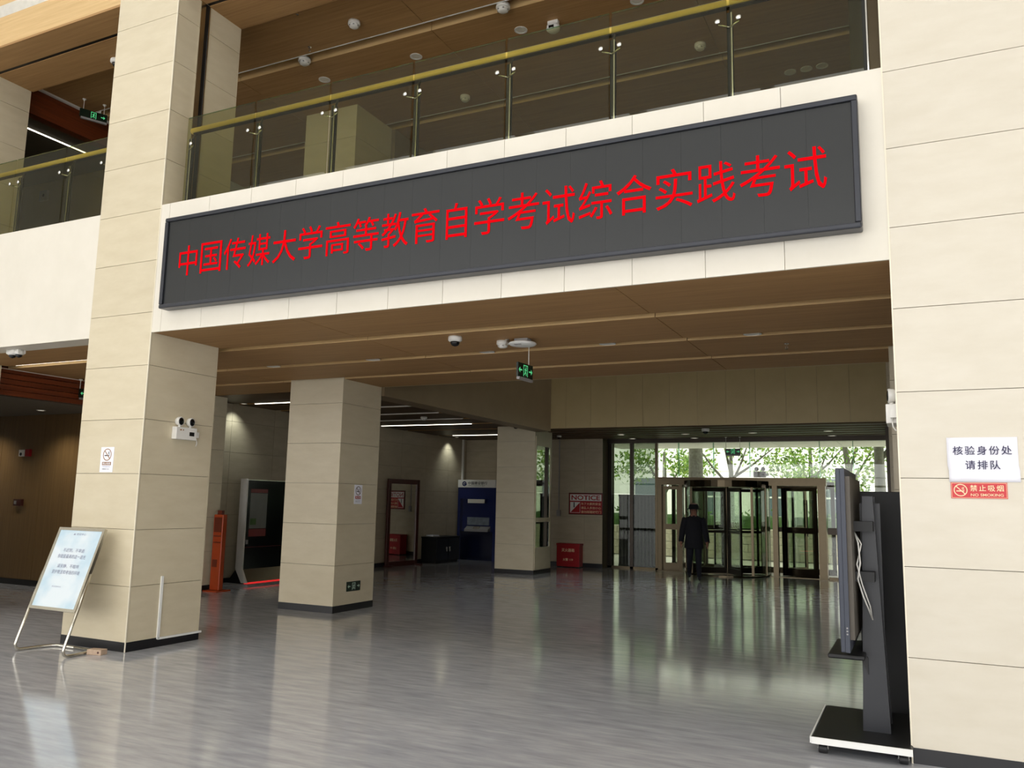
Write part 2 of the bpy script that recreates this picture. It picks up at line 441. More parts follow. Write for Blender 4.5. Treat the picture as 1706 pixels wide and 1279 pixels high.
wl = struct('wall_left', 'stone clad wall along the left hall')
box('core', -12.2, -12.02, 4.95, 15.3, 0, 3.6, 'joint', wl)
yj = [4.95, 5.75, 6.95, 8.15, 9.35, 10.55, 11.75, 12.95, 14.15, 15.2]
z = 0.1
while z < 3.55:
    z1 = min(z+0.6, 3.58)
    for a, b in zip(yj, yj[1:]): box('stone_panel', -12.02, -12.0, a+0.0025, b-0.0025, z+0.0025, z1-0.0025, 'wall_stone', wl)
    z = z1
box('baseboard_left', -12.0, -11.985, 4.95, 15.2, 0.0, 0.10, 'baseboard_black')['kind'] = 'structure'
wk = struct('wall_back', 'stone clad wall behind the cash machine')
box('core', -12.2, -8.9, 15.22, 15.4, 0, 3.6, 'joint', wk)
z = 0.1
while z < 3.55:
    z1 = min(z+0.6, 3.58)
    for a, b in ((-12.0, -10.8), (-10.8, -9.6), (-9.6, -8.9)): box('stone_panel', a+0.0025, b-0.0025, 15.2, 15.22, z+0.0025, z1-0.0025, 'wall_stone', wk)
    z = z1
wn_ = struct('wall_notice', 'stone clad wall carrying the red notice')
box('core', -8.90, -7.47, 14.42, 15.4, 0, 3.5, 'joint', wn_)
z = 0.11
while z < 3.4:
    z1 = min(z+0.6, 3.42)
    for a, b in ((-8.92, -7.95), (-7.95, -7.45)): box('stone_panel', a+0.002, b-0.002, 14.40, 14.42, z+0.002, z1-0.002, 'wall_stone', wn_)
    z = z1
box('side', -8.94, -8.90, 14.40, 15.4, 0, 3.5, 'wall_stone', wn_)
box('baseboard_notice', -8.93, -7.44, 14.385, 14.40, 0.0, 0.11, 'baseboard_black')['kind'] = 'structure'
box('wall_right_passage', 0.05, 0.25, 1.2, 15.4, 0, 12, 'plaster_dark')['kind'] = 'structure'
box('wall_right_entrance', -0.56, 0.05, 12.42, 15.2, 0, 3.5, 'steel_dark')['kind'] = 'structure'
# corridor at far left, lower and upper
wc = struct('wall_corridor', 'wood veneered corridor wall')
for k in range(8): box('veneer_panel', -21.5+1.2*k+0.003, -20.3+1.2*k-0.003, 3.5, 3.54, 0.1, 3.5, 'wood_door', wc)
box('core', -21.5, -11.9, 3.54, 3.62, 0, 7.9, 'plaster_dark', wc)
box('baseboard_corridor', -21.5, -11.9, 3.485, 3.5, 0.0, 0.1, 'baseboard_black')['kind'] = 'structure'
box('wall_corridor_upper', -21.5, -11.9, 3.5, 3.54, 4.9, 7.9, 'band_beige')['kind'] = 'structure'
box('ceiling_corridor', -21.5, -12.05, 0.3, 3.5, 3.06, 3.16, 'plaster_dark')['kind'] = 'structure'
box('ceiling_corridor_upper', -21.5, -12.15, 0.3, 3.5, 7.62, 7.70, 'plaster_dark')['kind'] = 'structure'
box('wall_corridor_front', -21.5, -12.7, 0.02, 0.3, 0, 7.9, 'plaster_dark')['kind'] = 'structure'
bk = struct('trim_3', 'red brown slatted bulkhead over the corridor mouth')
for k in range(5): box('slat', -12.03+0.01*(k % 2), -11.97, 1.0, 3.62, 3.05+0.082*k+0.004, 3.05+0.082*(k+1)-0.004, 'wood_red', bk)
box('core', -12.10, -12.03, 1.0, 3.62, 3.05, 3.5, 'wood_gap', bk)
box('light_groove', -11.97, -11.955, 1.0, 3.62, 3.432, 3.44, 'white', bk)
bk2 = struct('trim_4', 'red brown beam across the upper corridor')
box('beam', -12.15, -11.98, 1.0, 3.5, 7.40, 7.84, 'wood_red', bk2)
box('cornice', -11.98, -11.93, 1.0, 3.5, 7.80, 7.86, 'white', bk2)

# ------------------------------------------------------------------ atrium shell behind the camera
box('wall_atrium_left', -24.2, -24.0, -18, 3.5, 0, 12, 'plaster')['kind'] = 'structure'
ca = struct('ceiling_atrium', 'atrium ceiling with a long skylight')
for ya, yb in ((-18, -17.0), (-13.6, -7.5), (-5.0, 0.0)): box('ceiling_strip', -24, 9, ya, yb, 12, 12.2, 'plaster', ca)
for ya, yb in ((-17.0, -13.6), (-7.5, -5.0)):
    box('ceiling_strip', -24, -20, ya, yb, 12, 12.2, 'plaster', ca); box('ceiling_strip', 7, 9, ya, yb, 12, 12.2, 'plaster', ca)
    for k in range(8): box('skylight_beam', -20+3.4*k-0.12, -20+3.4*k+0.12, ya, yb, 12.0, 12.4, 'plaster', ca)
    box('skylight_bar', -20, 7, (ya+yb)/2-0.06, (ya+yb)/2+0.06, 12.1, 12.3, 'plaster', ca)
box('wall_atrium_far_left', -24, -12.75, -0.02, 0.0, 3.44, 12, 'plaster')['kind'] = 'structure'
box('wall_atrium_right_front', 1.7, 9, 0.0, 0.2, 0, 12, 'stone_pale')['kind'] = 'structure'
aw = struct('window_atrium', 'glazed front of the atrium behind the viewer')
for k in range(12): box('mullion', -24+3.0*k-0.06, -24+3.0*k+0.06, -18.1, -17.9, 0, 9.0, 'steel_dark', aw)
for zz in (0.05, 3.0, 6.0, 8.95): box('transom', -24, 9, -18.08, -17.92, zz-0.05, zz+0.05, 'steel_dark', aw)
box('head_wall', -24, 9, -18.1, -17.9, 9.0, 12.2, 'plaster', aw)
aw2 = struct('window_atrium_right_added', 'right side of the atrium with added openings for side light')  # unseen, added to brighten the right faces of the columns
for k in range(7): box('mullion', 8.9, 9.1, -18+3.0*k-0.06, -18+3.0*k+0.06, 0, 3.6, 'steel_dark', aw2)
for zz in (0.05, 3.55): box('transom', 8.92, 9.08, -18, 0, zz-0.05, zz+0.05, 'steel_dark', aw2)
box('head_wall', 8.9, 9.1, -18, 0.2, 3.6, 12.2, 'plaster', aw2)
rf = struct('ceiling_roof', 'roof over the building with an added opening over the deep hall')
box('roof', -24, 9, 0.0, 8.8, 12.0, 12.2, 'plaster', rf)
box('roof', -24, -7.66, 8.8, 11.4, 12.0, 12.2, 'plaster', rf)
box('roof', -0.1, 9, 8.8, 11.4, 12.0, 12.2, 'plaster', rf)
box('roof', -24, 9, 11.4, 15.4, 12.0, 12.2, 'plaster', rf)
for k in range(3): box('added_opening_bar', -7.66, -0.1, 8.85+1.2*k-0.05, 8.85+1.2*k+0.05, 12.0, 12.25, 'plaster', rf)  # roof opening added out of view to let sky light into the deep hall
box('back_wall', -24, 9, 15.42, 15.6, 4.0, 12.0, 'plaster', rf)
box('wing_wall', -24, -12.2, 15.42, 15.6, 0.0, 4.0, 'plaster', rf)
box('wing_wall', 0.25, 9, 15.42, 15.6, 0.0, 4.0, 'plaster', rf)
box('upper_back', -24, 0.05, 7.0, 7.2, 6.6, 12.0, 'plaster', rf)

# ================================================================== OBJECTS
# ------------------------------------------------------------------ glass railings on the gallery
def railing(label, posts, zbase, group=None):
    r = thing('glass_railing', label, 'railing', (posts[0], 0.12, zbase), 0, group)
    X0 = posts[0]
    h = 1.02
    for i, (a, b) in enumerate(zip(posts, posts[1:])):
        g = box('glass_panel', a-X0+0.012, b-X0-0.012, -0.06, -0.046, 0.0, h, 'glass_rail', r)
        box('glass_edge', a-X0+0.012, b-X0-0.012, -0.0605, -0.0455, h, h+0.003, 'glass_edge', g).location = (0, 0, h/2+0.0015)
    for i, p in enumerate(posts):
        x = p-X0
        bm = bmesh.new(); bx(bm, x-0.022, x+0.022, 0.0, 0.012, 0, 0.80); bx(bm, x-0.022, x+0.022, 0.035, 0.047, 0, 0.80)
        bx(bm, x-0.03, x+0.03, -0.005, 0.052, 0, 0.012)
        po = finish('post', bm, 'black', r)
        bm = bmesh.new(); bx(bm, x+0.012, x+0.022, -0.004, 0.0, 0, 0.80); finish('bright_edge', bm, 'chrome', po)
        bm = bmesh.new(); tube(bm, [(x, 0.02, 0.76), (x, 0.05, 0.84), (x, 0.07, 0.895)], 0.012, 8); finish('handrail_bracket', bm, 'steel_dark', po)
        bm = bmesh.new()
        ends = [s for s in (-1, 1) if not (i == 0 and s < 0) and not (i == len(posts)-1 and s > 0)]
        for s in ends:
            tube(bm, [(x, -0.005, 0.665), (x+s*0.085, -0.035, 0.69)], 0.008, 6)
            lathe(bm, [(0, 0), (0.02, 0.0), (0.024, 0.008), (0.02, 0.016), (0, 0.018)], 12, at(FRONT, (x+s*0.085, -0.061, 0.70)))
        finish('glass_clamp', bm, 'chrome', r, True)
    L = posts[-1]-X0
    bm = bmesh.new(); tube(bm, [(-0.06, 0.075, 0.93), (L+0.04, 0.075, 0.93)], 0.036, 14); finish('handrail', bm, 'brass', r, True)
    bm = bmesh.new(); bx(bm, -0.02, L+0.02, 0.05, 0.10, 0.885, 0.897); finish('handrail_underside', bm, 'steel_dark', r)
    return r
railing('long glass railing with brass handrail above the red lettered display', [-7.36+1.02*k for k in range(8)], ZF1+0.006)
railing('short glass railing left of the big column', [-11.45, -10.43, -9.45, -8.68], 4.935)

# ------------------------------------------------------------------ LED display
led = thing('led_display', 'long dark display board with red lettering on the fascia', 'display', (-3.83, -0.005, 3.66))
def ledx(x): return x+3.83
bm = bmesh.new(); bx(bm, -3.50, 3.50, -0.095, 0.0, 0.04, 0.98); finish('housing', bm, 'led_frame', led)
XA, XB = -7.36, -0.28
for (a, b, c, d) in ((XA, XB, 0.0, 0.045), (XA, XB, 0.975, 1.02)):
    o = box('frame_rail', ledx(a), ledx(b), -0.135, 0.0, c, d, 'led_frame', led, 0.012, 2)
for a in (XA, XB-0.045): box('frame_stile', ledx(a), ledx(a+0.045), -0.135, 0.0, 0.045, 0.975, 'led_frame', led, 0.006, 1)
n = 22; w = (XB-XA-0.09)/n
for k in range(n):
    box('led_module', ledx(XA+0.045+k*w)+0.0004, ledx(XA+0.045+(k+1)*w)-0.0004, -0.112, -0.095, 0.045, 0.975, 'led_face', led)
msg = '中国传媒大学高等教育自学考试综合实践考试'
for i, ch in enumerate(msg):
    xc = -6.985 + i*(6.985-0.655)/(len(msg)-1)
    text('lettering', ch, 'led_red', led, FRONT, (ledx(xc), -0.113, 4.165-3.66), width=0.30 if ch not in '中自' else (0.27 if ch == '中' else 0.22), height=0.335, bold=0.0)

# ------------------------------------------------------------------ notices on the walls
pn = thing('paper_notice', 'white paper notice with dark blue printed characters on the right pillar', 'notice', (0.395, -0.003, 2.0))
bm = bmesh.new()
nx, nz = 12, 8
grid = [[bm.verts.new((-0.208+0.416*i/nx + (0.006 if j < 3 else 0), -0.003-0.006*math.sin(i*0.5)*math.sin(j*0.5+0.4)**2 - (0.004 if j in (0, nz) and i in (0, nx) else 0), -0.148+0.298*j/nz)) for i in range(nx+1)] for j in range(nz+1)]
for j in range(nz):
    for i in range(nx): bm.faces.new((grid[j][i], grid[j][i+1], grid[j+1][i+1], grid[j+1][i]))
po = finish('sheet', bm, 'paper', pn, True)
sm = po.modifiers.new('thickness', 'SOLIDIFY'); sm.thickness = 0.0006
text('lettering', '核验身份处', 'ink', pn, FRONT, (0.0, -0.0105, 0.062), width=0.345, bold=0.009, space=1.25)
text('lettering', '请排队', 'ink', pn, FRONT, (0.0, -0.0105, -0.035), width=0.205, bold=0.009, space=1.25)
ns = thing('no_smoking_sign', 'small red no smoking sign under the white paper notice', 'sign', (0.365, -0.001, 1.795))
bm = bmesh.new(); bx(bm, -0.165, 0.165, -0.004, 0, -0.053, 0.053); finish('plate', bm, 'red_sign', ns)
bm = bmesh.new()
for a, b, c, d in ((-0.161, 0.161, 0.0475, 0.0495), (-0.161, 0.161, -0.0495, -0.0475), (-0.161, -0.159, -0.0475, 0.0475), (0.159, 0.161, -0.0475, 0.0475)): bx(bm, a, b, -0.0052, -0.004, c, d)
finish('border', bm, 'cream_ink', ns)
def nosmoke(parent, cx, cz, r, mat, matcig, face=FRONT, off=0.0045):
    def P(x, z, d): return face @ Vector((x, z, d))
    bm = bmesh.new(); m = Matrix.Translation(P(cx, cz, off)) @ face
    ring(bm, r*0.86, r, 0.001, m)
    q = m @ Matrix.Rotation(-PI/4, 4, 'Z')
    prism(bm, [(-r*0.9, -r*0.07), (r*0.9, -r*0.07), (r*0.9, r*0.07), (-r*0.9, r*0.07)], 0.0012, q)
    finish('prohibition_ring', bm, mat, parent)
    bm = bmesh.new()
    prism(bm, [(-r*0.62, -r*0.22), (r*0.25, -r*0.22), (r*0.25, -r*0.06), (-r*0.62, -r*0.06)], 0.0008, m)
    prism(bm, [(r*0.3, -r*0.22), (r*0.52, -r*0.22), (r*0.52, -r*0.06), (r*0.3, -r*0.06)], 0.0008, m)
    for s in (0.3, 0.48):
        prism(bm, [(r*s, r*0.02), (r*(s+.08), r*0.02), (r*(s-0.05), r*0.3), (r*(s+.1), r*0.52), (r*(s+.02), r*0.52), (r*(s-0.13), r*0.3)], 0.0008, m)
    finish('cigarette', bm, matcig, parent)
nosmoke(ns, -0.108, 0.002, 0.041, 'cream_ink', 'cream_ink')
text('lettering', '禁止吸烟', 'cream_ink', ns, FRONT, (0.046, -0.0045, 0.016), width=0.195, bold=0.007, space=1.3)
text('lettering', 'NO SMOKING', 'cream_ink', ns, FRONT, (0.046, -0.0045, -0.029), width=0.19, height=0.018, bold=0.006)

p1 = thing('no_smoking_poster', 'white no smoking poster on the big column above the poster stand', 'poster', (-8.13, -0.001, 2.03))
bm = bmesh.new(); bx(bm, -0.105, 0.105, -0.002, 0, -0.14, 0.14); finish('sheet', bm, 'paper', p1)
nosmoke(p1, 0.0, 0.055, 0.068, 'bronze_ink', 'ink_black', off=0.0022)
bm = bmesh.new(); bx(bm, -0.072, 0.072, -0.003, -0.002, -0.062, -0.026); finish('caption_bar', bm, 'bronze_ink', p1)
text('lettering', '禁止吸烟', 'paper', p1, FRONT, (0, -0.0032, -0.044), width=0.12, height=0.024, bold=0.01)
text('lettering', '北京市控制吸烟条例', 'ink_grey', p1, FRONT, (0, -0.0022, -0.079), width=0.13, height=0.012)
text('lettering', '举报电话 12345', 'ink_black', p1, FRONT, (-0.008, -0.0022, -0.105), width=0.115, height=0.013)
p2 = thing('no_smoking_poster', 'white no smoking poster with dark ring on the middle column', 'poster', (-7.709, 4.11, 1.72))
bm = bmesh.new(); bx(bm, 0, 0.002, -0.10, 0.10, -0.145, 0.145); finish('sheet', bm, 'paper', p2)
nosmoke(p2, 0.0, 0.055, 0.068, 'maroon', 'ink_black', face=SIDE, off=0.0022)
bm = bmesh.new(); bx(bm, 0.002, 0.003, -0.07, 0.07, -0.066, -0.026); finish('caption_bar', bm, 'red_dark', p2)
text('lettering', '禁止吸烟', 'paper', p2, SIDE, (0.0032, 0, -0.046), width=0.12, height=0.024, bold=0.01)
text('lettering', '北京市控制吸烟条例', 'ink_grey', p2, SIDE, (0.0022, 0, -0.083), width=0.13, height=0.012)
text('lettering', '举报电话 12345', 'ink', p2, SIDE, (0.0022, -0.008, -0.108), width=0.115, height=0.013)

def exit_print(parent, w, h, mat, face, off, both=True):
    """double arrow and doorway with a running figure"""
    m = Matrix.Translation(face @ Vector((0, 0, off))) @ face
    u = h
    for s in ((-1, 1) if both else (1,)):
        bm = bmesh.new(); x = s*w*0.34
        prism(bm, [(x-u*0.22, -u*0.05), (x+u*0.22, -u*0.05), (x+u*0.22, u*0.05), (x-u*0.22, u*0.05)], 0.001, m)
        t = x+s*u*0.26
        prism(bm, [(t, 0), (t-s*u*0.2, u*0.2), (t-s*u*0.2, u*0.09), (t-s*u*0.1, 0), (t-s*u*0.2, -u*0.09), (t-s*u*0.2, -u*0.2)], 0.0012, m)
        finish('arrow', bm, mat, parent)
    bm = bmesh.new()
    for a, b, c, d in ((-0.30, -0.24, -0.4, 0.4), (0.24, 0.30, -0.4, 0.4), (-0.30, 0.30, 0.34, 0.4)):
        prism(bm, [(a*u, c*u), (b*u, c*u), (b*u, d*u), (a*u, d*u)], 0.001, m)
    finish('doorway', bm, mat, parent)
    bm = bmesh.new()
    lathe(bm, [(0.055*u, 0), (0.055*u, 0.001), (0, 0.001)], 10, m @ Matrix.Translation((0.05*u, 0.22*u, 0)))
    for (x0, y0, x1, y1, t) in ((0.03, 0.15, -0.02, -0.08, 0.05), (0.02, 0.12, 0.15, 0.02, 0.028), (0.02, 0.12, -0.13, 0.06, 0.028), (-0.02, -0.08, 0.10, -0.18, 0.035), (0.10, -0.18, 0.08, -0.34, 0.03), (-0.02, -0.08, -0.08, -0.22, 0.035), (-0.08, -0.22, -0.2, -0.26, 0.03)):
        d = Vector((x1-x0, y1-y0)).normalized(); nrm = Vector((-d.y, d.x))*t
        prism(bm, [((x0+nrm.x)*u, (y0+nrm.y)*u), ((x0-nrm.x)*u, (y0-nrm.y)*u), ((x1-nrm.x)*u, (y1-nrm.y)*u), ((x1+nrm.x)*u, (y1+nrm.y)*u)], 0.001, m)
    finish('running_figure', bm, mat, parent)

ex = thing('exit_sign', 'small green exit sign low on the middle column', 'exit sign', (-7.709, 4.09, 0.355))
bm = bmesh.new(); bx(bm, 0, 0.012, -0.165, 0.165, -0.07, 0.07); finish('plate', bm, 'exit_body', ex)
exit_print(ex, 0.33, 0.13, 'exit_print', SIDE, 0.0125)

def hanging_exit(label, loc, rz, w, h, rods, ztop, bar=True, both=True):
    r = thing('exit_sign', label, 'exit sign', loc, rz)
    bm = bmesh.new(); bx(bm, -w/2, w/2, -0.012, 0.012, -h/2, h/2); finish('panel', bm, 'exit_body', r)
    if bar: bm = bmesh.new(); bx(bm, -w/2+0.02, w/2, -0.018, 0.018, -h/2-0.03, -h/2); finish('battery_bar', bm, 'grey_plastic', r)
    exit_print(r, w, h, 'exit_glow', FRONT, 0.0125, both)
    for x in rods:
        bm = bmesh.new(); tube(bm, [(x, 0, h/2), (x, 0, ztop-loc[2])], 0.005, 6); rd = finish('rod', bm, 'white_plastic', r)
        bm = bmesh.new(); lathe(bm, [(0.03, 0), (0.03, -0.006), (0.008, -0.03), (0, -0.03)], 14, Matrix.Translation((x, 0, ztop-loc[2]))); finish('rod_cap', bm, 'white_plastic', rd)
    return r
hanging_exit('green exit sign hanging on one cable under the wooden ceiling', (-3.95, 2.02, 3.125), 1.5, 0.34, 0.16, [0.09], ZF0)
hanging_exit('green exit sign hanging over the glass entrance doors', (-4.07, 14.45, 2.995), 0.0, 0.36, 0.15, [-0.17, 0.17], 3.36)
hanging_exit('green exit sign hanging in the upper corridor at top left', (-11.55, 1.88, 7.60), 1.15, 0.40, 0.13, [-0.15, 0.15], ZU, both=False)
hanging_exit('green exit sign peeking out left of the big column under the red bulkhead', (-11.88, 2.50, 3.22), PI/2, 0.34, 0.14, [-0.16, 0.16], ZF0)

# ------------------------------------------------------------------ ceiling fittings
def dome_camera(label, loc, s=1.0, group=None):
    r = thing('dome_camera', label, 'camera', loc, 0, group)
    bm = bmesh.new(); lathe(bm, [(0.062*s, 0), (0.066*s, -0.01), (0.066*s, -0.04*s), (0.05*s, -0.052*s), (0, -0.052*s)], 20); finish('housing', bm, 'white_plastic', r, True)
    bm = bmesh.new(); lathe(bm, [(0.046*s, -0.05*s), (0.043*s, -0.07*s), (0.03*s, -0.088*s), (0, -0.096*s)], 18); finish('dome', bm, 'lens', r, True)
    return r
def smoke_detector(label, loc, s=1.0, group=None):
    r = thing('smoke_detector', label, 'detector', loc, 0, group)
    bm = bmesh.new(); lathe(bm, [(0.058*s, 0), (0.06*s, -0.03*s), (0.056*s, -0.036*s), (0, -0.036*s)], 20); finish('base', bm, 'white_plastic', r, True)
    bm = bmesh.new(); lathe(bm, [(0.046*s, -0.036*s), (0.043*s, -0.056*s), (0.03*s, -0.066*s), (0, -0.068*s)], 18); h = finish('head', bm, 'white_plastic', r, True)
    bm = bmesh.new()
    for k in range(6):
        a = k*PI/3; bx(bm, 0.044*s*math.cos(a)-0.006*s, 0.044*s*math.cos(a)+0.006*s, 0.044*s*math.sin(a)-0.006*s, 0.044*s*math.sin(a)+0.006*s, -0.054*s, -0.046*s)
    finish('vents', bm, 'grey_plastic', h)
    return r
def downlight(label, loc, s=1.0, on=False, group=None, tilt=0):
    r = thing('downlight', label, 'downlight', loc, 0, group)
    bm = bmesh.new(); ring(bm, 0.055*s, 0.075*s, 0.008, Matrix.Translation((0, 0, -0.008))); finish('trim_ring', bm, 'white_plastic', r)
    bm = bmesh.new(); lathe(bm, [(0.055*s, -0.001), (0.055*s, -0.004), (0, -0.004)], 20); finish('diffuser', bm, 'lamp_dim' if on else 'lamp_off', r)
    return r
def sprinkler(label, loc, group=None):
    r = thing('sprinkler', label, 'sprinkler', loc, 0, group)
    bm = bmesh.new(); lathe(bm, [(0.028, 0), (0.028, -0.005), (0.008, -0.01), (0.008, -0.03), (0, -0.03)], 12); finish('stem', bm, 'chrome', r)
    bm = bmesh.new(); tube(bm, [(0.008, 0, -0.03), (0.014, 0, -0.045), (0.004, 0, -0.06)], 0.003, 5); tube(bm, [(-0.008, 0, -0.03), (-0.014, 0, -0.045), (-0.004, 0, -0.06)], 0.003, 5)
    lathe(bm, [(0.018, -0.06), (0.018, -0.063), (0, -0.063)], 10); finish('deflector', bm, 'chrome', r)
    return r
dome_camera('white dome camera with black lens under the passage ceiling', (-4.50, 1.38, ZF0), 1.15)
smoke_detector('white smoke detector beside the round access point', (-4.12, 1.79, ZF0), 1.2)
sprinkler('small pale sprinkler between smoke detector and access point', (-4.03, 1.72, ZF0))
sprinkler('tiny sprinkler near the right end of the passage ceiling', (-1.23, 2.98, ZF0))
ap = thing('access_point', 'oval white wireless access point on the passage ceiling', 'access point', (-3.86, 1.76, ZF0))
bm = bmesh.new(); bx(bm, -0.08, 0.08, -0.05, 0.05, -0.03, 0); finish('bracket', bm, 'grey_plastic', ap)
bm = bmesh.new(); lathe(bm, [(0.07, -0.03), (0.15, -0.045), (0.158, -0.055), (0.14, -0.07), (0.07, -0.08), (0, -0.082)], 28); finish('shell', bm, 'white', ap, True)
bm = bmesh.new(); bx(bm, -0.05, 0.03, -0.12, -0.075, -0.0775, -0.0705); finish('label_plate', bm, 'grey_plastic', ap)
for x, w in ((-7.97, 'half hidden behind the big column'), (-6.3, 'above the middle column'), (-4.63, 'left of the hanging exit sign'), (-3.09, 'right of the hanging exit sign'), (-1.49, 'nearest the right pillar')):
    r = downlight('white oval light in the passage ceiling groove, ' + w, (x, 2.38, ZF0+0.012), 1.25, False, 'lights in the passage ceiling groove')
# upper gallery fittings
for x, w in ((-7.70, 'leftmost of the row'), (-6.09, 'second from the left'), (-4.46, 'third from the left'), (-2.87, 'at the top edge')):
    downlight('round downlight in the upper wooden ceiling, ' + w, (x, 2.79, ZU), 1.15, False, 'downlights in the upper ceiling')
smoke_detector('white detector on the front plank of the upper ceiling', (-6.37, 1.73, ZU), 1.35)
for x, w in ((-7.6, 'near the big column'), (-4.44, 'at the top of the picture')):
    smoke_detector('white disc detector in the upper ceiling groove ' + w, (x, 2.22, ZU+0.02), 1.5, 'detectors in the upper groove')
for x, w in ((-6.02, 'behind the fourth glass panel'), (-2.39, 'behind the glass panel near the right')):
    smoke_detector('white round detector seen through the railing glass, ' + w, (x, 4.08, ZU), 1.3, 'detectors behind the railing glass')
for x, w in ((-1.39, 'left'), (-1.17, 'middle'), (-0.96, 'right')):
    downlight('ring downlight seen through the last glass panel, %s of three' % w, (x, 5.32, ZU), 1.1, False, 'three ring downlights behind the glass')
sprinkler('chrome sprinkler near the front edge of the upper ceiling', (-6.88, 1.22, ZU))
sprinkler('tiny dark sprinkler on the upper ceiling near the big column', (-7.31, 1.98, ZU))
cm = thing('ceiling_projector', 'white two eyed camera unit on the upper ceiling', 'camera', (-3.99, 2.78, ZU))
bm = bmesh.new(); bx(bm, -0.07, 0.07, -0.03, 0.03, -0.05, 0); finish('bracket', bm, 'white_plastic', cm)
bm = bmesh.new(); lathe(bm, [(0.05, -0.05), (0.085, -0.07), (0.088, -0.12), (0.06, -0.145), (0, -0.15)], 22); finish('body', bm, 'white', cm, True)
bm = bmesh.new(); bx(bm, -0.03, 0.04, -0.088, -0.07, -0.13, -0.10); finish('lens_window', bm, 'lens', cm)
cm.name = 'twin_camera'
# camera under the left bay, small camera at the upper left
tw = thing('twin_dome_camera', 'white twin dome camera under the soffit at far left', 'camera', (-10.28, 0.22, ZF0+0.004))
bm = bmesh.new(); bx(bm, -0.12, 0.12, -0.05, 0.05, -0.05, 0); finish('housing', bm, 'white_plastic', tw)
for s in (-1, 1):
    bm = bmesh.new(); lathe(bm, [(0.06, 0), (0.062, -0.05), (0.05, -0.06), (0, -0.06)], 18, Matrix.Translation((s*0.065, 0, -0.005))); e = finish('camera_head', bm, 'white_plastic', tw, True)
    bm = bmesh.new(); lathe(bm, [(0.042, -0.06), (0.036, -0.085), (0, -0.1)], 16, Matrix.Translation((s*0.065, 0, -0.005))); finish('lens_dome', bm, 'lens', e, True)
dome_camera('white dome camera at the top left behind the big column', (-9.76, 0.86, ZB), 1.1)
# fittings of the deep hall
for x, yv, w in ((-6.55, 13.23, 'front row, nearest the notice'), (-4.98, 13.37, 'front row, second'), (-3.4, 13.36, 'front row, third'), (-1.74, 13.23, 'front row, far right'),
                 (-6.66, 14.5, 'back row, nearest the notice'), (-5.06, 14.6, 'back row, second'), (-1.77, 14.5, 'back row, far right')):
    downlight('downlight in the dark entrance soffit, ' + w, (x, yv, 3.36), 1.3, True, 'downlights in the entrance soffit')
dome_camera('dome camera on the dark entrance soffit', (-4.2, 12.07, 3.36), 1.3)
dome_camera('white dome camera on the beam beside the far column', (-8.30, 10.85, ZF0), 1.2)
dome_camera('small camera on the entrance soffit above the notice', (-8.2, 13.2, 3.36), 0.9)
smoke_detector('white smoke detector on the dark ceiling of the left hall', (-9.55, 8.85, ZF0), 1.2)
def tube_light(label, x0, x1, yv, z, on, group=None):
    r = thing('linear_light', label, 'linear light', ((x0+x1)/2, yv, z), 0, group)
    L = (x1-x0)/2
    bm = bmesh.new(); bx(bm, -L, L, -0.02, 0.02, 0.0, 0.03); finish('housing', bm, 'white_plastic', r)
    bm = bmesh.new(); bx(bm, -L+0.01, L-0.01, -0.014, 0.014, -0.008, 0.0); finish('diffuser', bm, 'lamp_on' if on else 'lamp_off', r)
    return r
tube_light('lit linear light between big column and middle column', -11.5, -9.0, 5.81, ZF0-0.004, True, 'linear lights of the left hall')
tube_light('lit linear light beyond the middle column', -11.8, -9.27, 10.50, ZF0-0.004, True, 'linear lights of the left hall')
tube_light('lit linear light above the cash machine', -11.5, -9.2, 13.48, ZF0-0.004, True, 'linear lights of the left hall')
tube_light('unlit linear light just behind the middle column', -11.5, -8.6, 7.01, ZF0-0.004, False, 'linear lights of the left hall')
tube_light('unlit linear light near the white ceiling detector', -11.5, -8.8, 8.21, ZF0-0.004, False, 'linear lights of the left hall')
tube_light('unlit linear light one groove before the lit one', -11.5, -8.9, 9.41, ZF0-0.004, False, 'linear lights of the left hall')
tube_light('lit linear light under the left soffit', -11.7, -8.75, 1.135, ZF0+0.03, True)
r = tube_light('bright linear light in the dark corridor at top left', -0.75, 0.75, 0, 0, True)
r.location = (-12.99, 2.2, 7.61); r.rotation_euler = (0, 0, PI/2)
for (x, yv, w) in ((-13.6, 2.9, 'nearer the big column'), (-15.6, 2.9, 'farther left')):
    r = downlight('lit downlight in the lower corridor ceiling, ' + w, (x, yv, 3.06), 1.0, True, 'corridor downlights')
    ld = bpy.data.lights.new('spot', 'SPOT'); ld.energy = 55; ld.spot_size = 2.2; ld.spot_blend = 0.9; ld.color = (1.0, 0.94, 0.82); ld.shadow_soft_size = 0.05
    lo = bpy.data.objects.new('lamp', ld); link(lo, r); lo.location = (0, 0, -0.02)
for (x, yv, w) in ((-11.72, 5.75, 'washing the wall above the information kiosk'), (-11.72, 14.1, 'washing the wall left of the cash machine')):
    r = downlight('small lit spotlight ' + w, (x, yv, ZF0), 0.8, True, 'wall washing spots')
    ld = bpy.data.lights.new('spot', 'SPOT'); ld.energy = 26; ld.spot_size = 1.7; ld.spot_blend = 0.9; ld.color = (0.92, 1.0, 0.94); ld.shadow_soft_size = 0.04
    lo = bpy.data.objects.new('lamp', ld); link(lo, r); lo.location = (0, 0, -0.02); lo.rotation_euler = (0, 0.30, 0)

